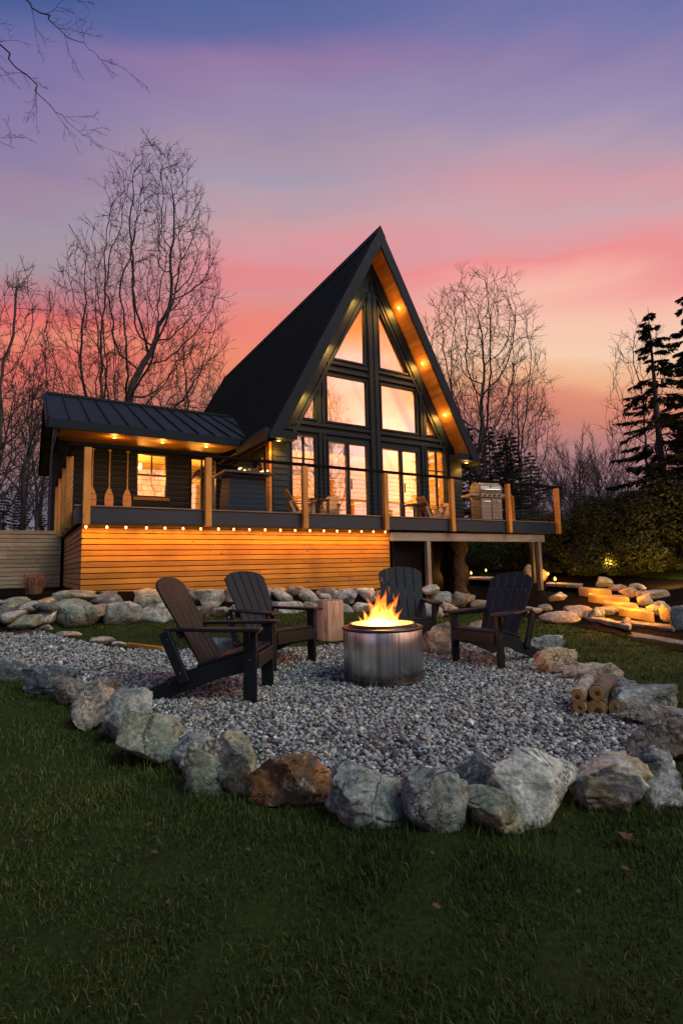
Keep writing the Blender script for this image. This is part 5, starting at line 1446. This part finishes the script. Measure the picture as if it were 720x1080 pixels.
def bare_tree(px, dist, top_y, P, seed, label, maxl=4, trunk_r=.2, width=1, grp='bare trees round the cabin', lean=(0, 0), name='bare_tree', base=None):
    r = ray(px, 596); v = Vector((r.x, r.y, 0)).normalized()
    b = Vector((v.x*dist, v.y*dist, .3)) if base is None else Vector(base)
    if base is None:
        rt = ray(px, top_y); H = CAMZ+rt.z/math.hypot(rt.x, rt.y)*dist-b.z
    else: H = top_y
    t = thing(name, label, 'tree', b, 0, grp)
    rg_ = random.Random(seed); segs = []
    grow(rg_, segs, Vector((0, 0, -.2)), Vector((lean[0], lean[1], 1)).normalized(), H*.80, trunk_r, 0, maxl, P)
    zmax = max(s[1][2] for s in segs); k = H/zmax
    segs = [((s[0][0]*k*width, s[0][1]*k*width, s[0][2]*k), (s[1][0]*k*width, s[1][1]*k*width, s[1][2]*k), s[2], s[3], s[4]) for s in segs]
    a = [s[:4] for s in segs if s[4] == 0]; c = [s[:4] for s in segs if s[4] > 0]
    tubes_np('trunk', a, barkm, t); tubes_np('crown', c, barkm, t)
    return t
def colonised(seed, H, zb, wid, shape='oval', natt=1500, step=.34, kill=.50, infl=4.0, rtip=.0085, twigs=4, twl=.80, pipe=1.95):
    rg = np.random.default_rng(seed)
    P = []
    while len(P) < natt:
        z = rg.uniform(0, 1); a = rg.uniform(0, 6.283)
        if shape == 'oval': Rz = wid*(math.sin(math.pi*min(1, .10+.86*z))**.62)*(1-.12*z)
        else: Rz = wid*(.30+.70*min(1, z*1.9))*(1-max(0, z-.55)**2*2.6)
        r = Rz*rg.uniform(0, 1)**.42
        P.append((r*math.cos(a), r*math.sin(a), zb+(H-zb)*z))
    P = np.array(P); P += rg.normal(0, .15, P.shape)
    nodes = [np.array([0, 0, -.3])]; par = [-1]; d = np.array([0, 0, 1.])
    while nodes[-1][2] < zb+(H-zb)*.12:
        d = d+rg.normal(0, .05, 3)*[1, 1, 0]; d /= np.linalg.norm(d); nodes.append(nodes[-1]+d*step); par.append(len(nodes)-2)
    X = np.array(nodes); alive = np.ones(len(P), bool)
    D = np.linalg.norm(P[:, None]-X[None], axis=2); near = D.argmin(1); nd = D.min(1); dirs = {0: d}
    Dn = [np.array([0, 0, 1.])]*len(nodes)
    for it in range(170):
        m = alive & (nd < infl)
        if not m.any(): break
        idx = near[m]; v = P[m]-X[idx]; v /= np.linalg.norm(v, axis=1)[:, None]+1e-9
        acc = np.zeros((len(X), 3)); np.add.at(acc, idx, v); u = np.unique(idx)
        new = []; 
        for i in u:
            g = acc[i]/(np.linalg.norm(acc[i])+1e-9)+Dn[i]*.45+np.array([0, 0, .08])+rg.normal(0, .20, 3); g /= np.linalg.norm(g)
            q = X[i]+g*step; new.append(q); par.append(int(i)); Dn.append(g)
        new = np.array(new); n0 = len(X); X = np.concatenate([X, new])
        Dx = np.linalg.norm(P[:, None]-new[None], axis=2); k = Dx.argmin(1); mn = Dx[np.arange(len(P)), k]
        b = mn < nd; nd[b] = mn[b]; near[b] = k[b]+n0
        alive &= nd > kill
        # nodes stuck on the same spot
        if len(X) > 16000: break
    n = len(X); par = np.array(par); cnt = np.zeros(n); ch = np.zeros(n, int)
    for i in range(1, n): ch[par[i]] += 1
    w_ = np.where(ch == 0, 1.0, 0.0)
    for i in range(n-1, 0, -1): w_[par[i]] += w_[i]
    rad = rtip*1.15*np.maximum(w_, 1)**(1/pipe)
    big = []; small = []
    for i in range(1, n):
        s_ = (tuple(X[par[i]]), tuple(X[i]), rad[par[i]] if rad[par[i]] < rad[i]*1.5 else rad[i]*1.2, rad[i])
        (big if w_[i] > w_.max()*.30 else small).append(s_)
    rp = random.Random(seed)
    for i in range(1, n):
        if w_[i] <= 3:
            for k in range(twigs if ch[i] == 0 else 1):
                dd = Vector(Dn[i])*.9+Vector((rp.gauss(0, .5), rp.gauss(0, .5), rp.gauss(.15, .4))); dd.normalize(); p = Vector(X[i]); L_ = twl*rp.uniform(.4, 1.1)
                for q in range(3):
                    e = p+dd*L_/3; small.append((tuple(p), tuple(e), rtip*(1-.15*q), rtip*(.85-.15*q)))
                    if q < 2 and rp.random() < .7:
                        d3 = (dd+Vector((rp.gauss(0, .6), rp.gauss(0, .6), rp.gauss(0, .4)))).normalized(); small.append((tuple(e), tuple(e+d3*L_*.35), rtip*.8, rtip*.6))
                    dd = (dd+Vector((rp.gauss(0, .2), rp.gauss(0, .2), rp.gauss(.05, .15)))).normalized(); p = e
    return big, small
def open_tree(px, dist, top_y, wpx, seed, label, zb=.28, grp='bare trees round the cabin', **k):
    r = ray(px, 596); v = Vector((r.x, r.y, 0)).normalized(); rt = ray(px, top_y); H = CAMZ+rt.z/math.hypot(rt.x, rt.y)*dist-.3
    t = thing('bare_tree', label, 'tree', (v.x*dist, v.y*dist, .3), 0, grp)
    D = dist*Vector((v.x, v.y, 0)).dot(FWD); wid = wpx*1.08/2/FPX*D
    big, small = colonised(seed, H, H*zb, wid, **k)
    tubes_np('trunk', big, barkm, t); tubes_np('crown', small, barkm, t); return t
T = {}
T['big'] = open_tree(162, 24, 160, 150, 21, 'tallest bare maple, rising behind the middle of the wing roof', zb=.26, natt=4600)
T['second'] = open_tree(80, 27, 262, 92, 5, 'bare tree rising behind the left end of the wing roof', zb=.26, natt=2300)
T['left'] = open_tree(3, 22, 285, 90, 9, 'bare tree with a thick dark trunk at the left edge of the photo', zb=.26, natt=2000)
T['fan'] = open_tree(512, 27, 302, 140, 33, 'fan shaped bare tree just right of the gable', zb=.12, shape='fan', natt=5200)
T['sp'] = open_tree(690, 26, 345, 70, 14, 'bare tree with pale twigs half hidden behind the spruce at the right edge', zb=.3, natt=1500)
T['low'] = open_tree(195, 28, 350, 110, 40, 'lower bare tree tangled behind the right end of the wing roof', zb=.14, natt=2800)
T['thin'] = bare_tree(28, 20, 372, THIN, 50, 'slender bare tree seen above the weathered fence, nearest the dark trunk at the left edge', 3, .09, 1.1)
T['mid'] = bare_tree(620, 40, 440, FAN, 61, 'small far bare tree in the gap beside the gable, middle of its group', 3, .12)
def tcopy(src, px, dist, rz, sc, label, grp=None):
    o = copy_tree(T[src]); r = ray(px, 596); v = Vector((r.x, r.y, 0)).normalized()
    o.location = (v.x*dist, v.y*dist, .3); o.rotation_euler = (0, 0, rz); o.scale = (sc, sc, sc); o['label'] = label
    if grp: o['group'] = grp
    return o
for a in (('thin', 14, 24, 2, 1.1, 'slender bare tree behind the weathered fence, between the dark left trunk and its neighbour'), ('thin', 40, 22, 4, .95, 'slender bare tree seen just left of the wing roof edge'), ('thin', -12, 26, 1, 1.2, 'slender bare tree behind the fence, cut by the left edge of the photo'),
          ('second', 118, 33, 2.4, .85, 'bare tree between the two tall ones behind the wing roof'), ('low', 232, 34, 1.2, .9, 'far bare tree touching the left slope of the A-frame roof'), ('second', 50, 36, 4.4, .9, 'far bare tree left of the wing roof, behind the slender ones'), ('low', 92, 38, 3.0, .9, 'far low bare tree behind the wing roof, left of the tallest maple'),
          ('low', -25, 34, 3.5, 1.0, 'far bare tree beyond the fence at the left edge'),
          ('fan', 468, 33, 2, .85, 'bare tree partly hidden by the right slope of the A-frame roof'), ('fan', 548, 34, 4, .8, 'bare tree right of the fan shaped one, above the grill')):
    tcopy(*a)
for i, (px, dist, rz, sc, lab) in enumerate(((586, 42, 1, .9, 'first from the left'), (602, 48, 2, 1.1, 'second from the left'), (636, 44, 3.3, 1.05, 'second from the right'), (652, 50, 4.2, 1.2, 'rightmost, beside the spruce'), (572, 52, 5, 1.0, 'leftmost, low behind the hedge'))):
    tcopy('mid', px, dist, rz, sc, 'small far bare tree in the gap beside the gable, '+lab, 'far bare trees in the gap')
# trees behind the camera, mirrored in the cabin's glass
for i, (x, y, s, rz) in enumerate(((-6, -9, .62, 1), (3, -13, .75, 2), (14, -8, .6, 3), (20, -14, .8, 4), (27, -8, .7, 5), (9, -18, .9, 6))):
    o = copy_tree(T[('big', 'fan', 'second')[i % 3]]); o.location = (x, y, 0); o.rotation_euler = (0, 0, rz); o.scale = (s,)*3
    o['label'] = 'bare tree behind the photographer, seen only mirrored in the gable glass'; o['group'] = 'bare trees behind the photographer'

# overhanging limb at the top left
lt = thing('overhanging_tree', 'bare limbs of a near tree reaching in from the top left corner', 'tree', (-4.2, 4.6, 0))
rg_ = random.Random(77); segs = []
tb = Vector((-4.2, 4.6, 0)); LIMBS = []
def P3(x, y, D): return EYE+ray(x, y)*D
trk = [tb+Vector((0.05*k, .03*math.sin(k), k*1.15)) for k in range(9)]
for i in range(8): segs.append((tuple(trk[i]-tb), tuple(trk[i+1]-tb), .19-.014*i, .19-.014*(i+1), 0))
def limb(pts, r0, kids, L, seed):
    rg = random.Random(seed); n = len(pts); P = dict(rmin=.0014, n=[4, 4, 3], wob=.10, up=-.02, tap0=.7, kids=[4, 3], start=[.15, .1], spread=[.6, .6], len=[.5, .5], rad=[.6, .6])
    for i in range(n-1):
        ra, rb = max(.003, r0*(1-i/(n-1))), max(.002, r0*(1-(i+1)/(n-1)))
        segs.append((tuple(pts[i]-tb), tuple(pts[i+1]-tb), ra, rb, 1))
    for k in range(kids):
        t = .25+.75*(k+rg.random())/kids; f = t*(n-1); i = min(int(f), n-2); p = pts[i].lerp(pts[i+1], f-i)-tb; d = (pts[i+1]-pts[i]).normalized()
        nd = (d*.8+Vector((rg.gauss(0, .45), rg.gauss(0, .35), rg.gauss(0, .45)))).normalized(); s2 = []
        grow(rg, s2, p, nd, L*(1.1-.5*t), max(.0016, r0*.26*(1-t*.6)), 1, 3, dict(P, n=[4, 4, 3, 3], kids=[0, 4, 3, 2], start=[.1]*4, spread=[.5]*4, len=[.5]*4, rad=[.6]*4))
        segs.extend(s2)
def smoothline(ctrl, sub=4):
    out = []
    for i in range(len(ctrl)-1):
        for k in range(sub):
            p = ctrl[i].lerp(ctrl[i+1], k/sub); out.append(p+Vector((rg_.gauss(0, .02), rg_.gauss(0, .02), rg_.gauss(0, .02))))
    return out+[ctrl[-1]]
limb(smoothline([trk[5], P3(-160, -120, 6.2), P3(-60, -60, 6.4), P3(24, -2, 6.5), P3(50, 18, 6.6), P3(72, 37, 6.7), P3(100, 56, 6.8), P3(133, 73, 6.9)]), .019, 12, .6, 1)
limb(smoothline([trk[4], P3(-150, 0, 6.0), P3(-60, 10, 6.1), P3(0, 50, 6.2), P3(25, 76, 6.3), P3(52, 110, 6.4), P3(80, 135, 6.5), P3(112, 156, 6.5)]), .019, 13, .55, 2)
limb(smoothline([trk[4], P3(-120, 60, 5.8), P3(-60, 120, 5.9), P3(-10, 145, 6.0), P3(16, 157, 6.1)]), .018, 6, .5, 3)
limb(smoothline([trk[6], P3(-120, -160, 6.5), P3(-10, -30, 6.7), P3(60, -15, 6.8), P3(95, 12, 6.9)]), .010, 5, .45, 4)
tubes_np('trunk', [s[:4] for s in segs if s[4] == 0], barkm, lt); tubes_np('crown', [s[:4] for s in segs if s[4] > 0], barkm, lt)

# ---- conifers
needle = attr_ramp_mat('spruce_needles', [(0, (.008, .012, .008)), (.5, (.020, .030, .018)), (1, (.045, .060, .030))], .7, spec=.2)
def conifer(H, Rm, seed, levels=34, dens=1.0, droop=.25, gap=.15):
    rg = random.Random(seed); segs = [((0, 0, -.3), (0, 0, H*.5), .020*H, .011*H), ((0, 0, H*.5), (0, 0, H), .011*H, .004)]
    br = []; V = []; F = []; SH = []
    for l in range(levels):
        t = .06+.94*l/levels; z = H*t; R_ = Rm*(1-t)**.8+.10
        for b in range(rg.choice((4, 5, 6))):
            if rg.random() < gap: continue
            a = rg.uniform(0, 6.283); L = R_*rg.uniform(.55, 1.15); dr = droop*rg.uniform(.6, 1.4)
            pts = []
            for k in range(6):
                u = k/5; pts.append(Vector((math.cos(a)*L*u, math.sin(a)*L*u, z+L*(.10*u-dr*u*u*.9+.14*u**4))))
            for k in range(5): br.append((tuple(pts[k]), tuple(pts[k+1]), .022*(1-k/6)*(R_/Rm+.3), .022*(1-(k+1)/6)*(R_/Rm+.3)))
            side = Vector((-math.sin(a), math.cos(a), 0)); nn = int(42*dens*(.4+L/Rm))
            for q in range(nn):
                u = rg.uniform(.12, 1)**.8; f = u*5; i = min(int(f), 4); p = pts[i].lerp(pts[i+1], f-i); s = rg.choice((-1, 1)); tl = L*.34*(1.1-u)*rg.uniform(.4, 1.2)+.09
                dirv = (side*s*rg.uniform(.4, 1)+Vector((math.cos(a), math.sin(a), 0))*rg.uniform(.3, 1)+Vector((0, 0, rg.uniform(-.55, .1)))).normalized()
                nv = dirv.cross(Vector((0, 0, 1))).normalized(); w_ = rg.uniform(.016, .034); hang = Vector((0, 0, -rg.uniform(.02, .09)))
                o = len(V); sh = min(1, max(0, rg.gauss(.45, .25)))
                V += [p, p+dirv*tl*.5+nv*w_+hang*.5, p+dirv*tl+hang, p+dirv*tl*.5-nv*w_+hang*.5, p+dirv*tl*.55+Vector((0, 0, -w_*2.2))]
                F += [(o, o+1, o+2, o+3), (o, o+4, o+2, o+1)]; SH += [sh]*5
    return segs, br, V, F, SH
def build_conifer(loc, H, Rm, seed, label, grp, **k):
    t = thing('spruce_tree', label, 'tree', loc, 0, grp)
    segs, br, V, F, SH = conifer(H, Rm, seed, **k)
    tubes_np('trunk', segs+br, barkm, t)
    mesh_np('crown', np.array([tuple(v) for v in V]), np.array(F).ravel(), np.arange(len(F))*4, np.full(len(F), 4), needle, {'shade': np.array(SH)}, parent=t)
    return t
def dirpos(px, dist, z=.2):
    r = ray(px, 596); v = Vector((r.x, r.y, 0)).normalized(); return (v.x*dist, v.y*dist, z)
def hgt(px, y, dist, z=.2):
    r = ray(px, y); return CAMZ+r.z/math.hypot(r.x, r.y)*dist-z
CG = 'spruces at the edges of the garden'
sA = build_conifer(dirpos(706, 18), hgt(706, 318, 18), 2.0, 3, 'tall dark spruce at the right edge with gaps of sky between its branches', CG, levels=32, gap=.18, droop=.42, dens=1.9)
sB = build_conifer(dirpos(748, 15.5), hgt(742, 300, 15.5), 1.9, 8, 'dark spruce cut off by the right edge of the photo', CG, levels=32, gap=.12, dens=1.9, droop=.4)
sC = build_conifer(dirpos(545, 30), hgt(545, 452, 30), 2.0, 12, 'dense dark conifer behind the grill', CG, levels=34, gap=.02, dens=1.5)
def ccopy(src, px, dist, sc, rz, lab, grp=CG):
    o = copy_tree(src); o.location = dirpos(px, dist); o.scale = (sc,)*3; o.rotation_euler = (0, 0, rz); o['label'] = lab; o['group'] = grp; return o
ccopy(sC, 522, 32, 1.12, 1, 'dense dark conifer just right of the A-frame eave')
ccopy(sC, 500, 28, 1.0, 2, 'dense dark conifer half behind the right corner of the A-frame')
ccopy(sC, 565, 36, 1.0, 3, 'dense dark conifer left of the far bare trees')
ccopy(sC, 537, 27, .9, 4, 'low dense conifer behind the end of the deck rail')
ccopy(sA, 612, 45, .85, 5, 'narrow far spruce among the bare trees in the gap')
ccopy(sC, 20, 30, .62, 1.5, 'dark low conifer behind the weathered fence near the left edge')
ccopy(sC, 45, 26, .42, 2.5, 'small dark conifer between the fence and the wing of the cabin')
ccopy(sA, 2, 28, .55, 2.2, 'dark conifer with layered boughs at the left edge above the fence')
for i, (x, y, s) in enumerate(((-12, -7, .9), (-2, -14, 1.0), (7, -11, .8), (31, -12, 1.1), (17, -19, 1.2), (24, -20, 1.2))):
    o = copy_tree(sC); o.location = (x, y, 0); o.scale = (s,)*3; o.rotation_euler = (0, 0, i); o['label'] = 'dark conifer behind the photographer, seen only mirrored in the gable glass'; o['group'] = 'conifers behind the photographer'

for i, (x, y, s) in enumerate(((-2.4, -1.4, .60), (-.7, -2.1, .66), (1.1, -2.2, .66), (2.9, -2.6, .60))):  # unseen conifers added to cast shade on the near lawn
    o = copy_tree(sC); o.location = (x, y, 0); o.scale = (s,)*3; o.rotation_euler = (0, 0, i*1.7); o['label'] = 'added unseen young conifer just behind the photographer that shades the near lawn'; o['group'] = 'added conifers shading the near lawn'

# ---- evergreen hedge
leafg = attr_ramp_mat('evergreen_leaves', [(0, (.010, .016, .006)), (.5, (.028, .038, .010)), (.85, (.060, .066, .016)), (1, (.13, .11, .03))], .6, spec=.2)
def shrub_mesh(seed, rx, ry, rz_, n, leaf=.075):
    rg = np.random.default_rng(seed); nc = 46
    # clumps over a dome
    th = rg.uniform(0, 6.28, nc); ph = np.arccos(rg.uniform(-.15, 1, nc)); rad = rg.uniform(.62, 1.02, nc)
    C = np.stack([np.cos(th)*np.sin(ph)*rx*rad, np.sin(th)*np.sin(ph)*ry*rad, (np.cos(ph)*.92+.05)*rz_*rad], 1); cr = rg.uniform(.16, .34, nc)*min(rx, rz_)
    ci = rg.integers(0, nc, n); D = rg.normal(0, 1, (n, 3)); D /= np.linalg.norm(D, axis=1)[:, None]
    rr = rg.uniform(.35, 1, n)**.5; P = C[ci]+D*(cr[ci]*rr)[:, None]
    P[:, 2] = np.abs(P[:, 2])
    ou = D+np.array([0, 0, .35])+rg.normal(0, .45, (n, 3)); ou /= np.linalg.norm(ou, axis=1)[:, None]
    tn = np.cross(ou, rg.normal(0, 1, (n, 3))); tn /= np.linalg.norm(tn, axis=1)[:, None]; bt = np.cross(ou, tn)
    s = rg.uniform(.6, 1.25, n)*leaf
    A = P-tn*(s)[:, None]; B = P+bt*(s*.36)[:, None]+ou*(s*.12)[:, None]; Cc = P+tn*s[:, None]-ou*(s*.2)[:, None]; Dd = P-bt*(s*.36)[:, None]+ou*(s*.12)[:, None]
    V = np.stack([A, B, Cc, Dd], 1).reshape(-1, 3); F = np.arange(n*4)
    sh = np.clip(rg.normal(.42, .2, n)+(rg.random(nc)[ci]-.5)*.35, 0, 1)
    return V, F, np.repeat(sh, 4)
def shrub(px, dist, w_, h, seed, label, grp='evergreen bushes of the hedge', src=None, z=None, leaf=.048, n=9000):
    dist *= 1.22; w_ *= 1.22; h *= 1.22; p = dirpos(px, dist); zz_ = terr(p[0], p[1])-.05 if z is None else z
    if src is None:
        t = thing('evergreen_bush', label, 'bush', (p[0], p[1], zz_), 0, grp)
        V, F, sh = shrub_mesh(seed, w_, w_*.8, h, n, leaf)
        mesh_np('foliage', V, F, np.arange(n)*4, np.full(n, 4), leafg, {'shade': sh}, parent=t)
        rg = random.Random(seed); segs = []
        for k in range(9):
            a = rg.uniform(0, 6.28); segs.append(((0, 0, 0), (math.cos(a)*w_*.5, math.sin(a)*w_*.5, h*.6), .04, .012))
        tubes_np('stems', segs, barkm, t)
    else:
        t = copy_tree(src); t.location = (p[0], p[1], zz_); t['label'] = label; t['group'] = grp; t.rotation_euler = (0, 0, seed)
    return t
b1 = shrub(668, 13.6, 1.5, 1.75, 1, 'broad evergreen bush lit amber from below, behind the middle of the steps', n=34000)
b2 = shrub(560, 19, 1.9, 1.8, 2, 'dark evergreen bush seen under and right of the deck corner', n=34000)
b3 = shrub(625, 14.5, 1.35, 1.6, 3, 'evergreen bush behind the highest step', n=26000)
for i, (src, px, d_, sc, lab) in enumerate(((b1, 715, 12.6, 1.05, 'evergreen bush at the right edge above the blue-grey block'), (b3, 695, 15.0, 1.35, 'taller evergreen bush behind, second from the right edge'), (b1, 640, 17.5, 1.1, 'tall evergreen bush in the back row left of the spruce trunk'),
        (b2, 598, 17.5, .95, 'evergreen bush right of the last railing post'), (b3, 650, 13.2, .75, 'low evergreen bush in the front row between the two broad lit ones'), (b2, 585, 24, 1.15, 'far evergreen bush behind the corner of the deck railing'), (b2, 530, 22, 1.0, 'dark evergreen bush seen under the deck behind the right-hand chair'), (b2, 505, 21, .8, 'dark evergreen bush seen under the deck right of the stone pillar'),
        (b1, 745, 14, 1.15, 'evergreen bush cut by the right edge of the photo'), (b1, 600, 15.5, .8, 'low evergreen bush behind the standing stones'), (b2, 670, 21, 1.2, 'far evergreen bush under the spruce'), (b1, 720, 18, 1.2, 'tall dark bush between the two spruce trunks'))):
    o = shrub(px, d_, 0, 0, i+1.3, lab, src=src); o.scale = (sc,)*3

# ------------------------------------------------------------------ render settings
SC.view_settings.view_transform = 'Standard'; SC.view_settings.look = 'None'; SC.view_settings.exposure = 0; SC.view_settings.gamma = 1
SC.render.engine = 'CYCLES'
cy = SC.cycles; cy.use_denoising = True; cy.max_bounces = 6; cy.diffuse_bounces = 3; cy.glossy_bounces = 4; cy.transparent_max_bounces = 12; cy.volume_bounces = 0
cy.sample_clamp_indirect = 4; cy.use_light_tree = True; cy.caustics_reflective = False; cy.caustics_refractive = False
cy.use_adaptive_sampling = True; cy.adaptive_threshold = .02
bpy.context.view_layer.update()
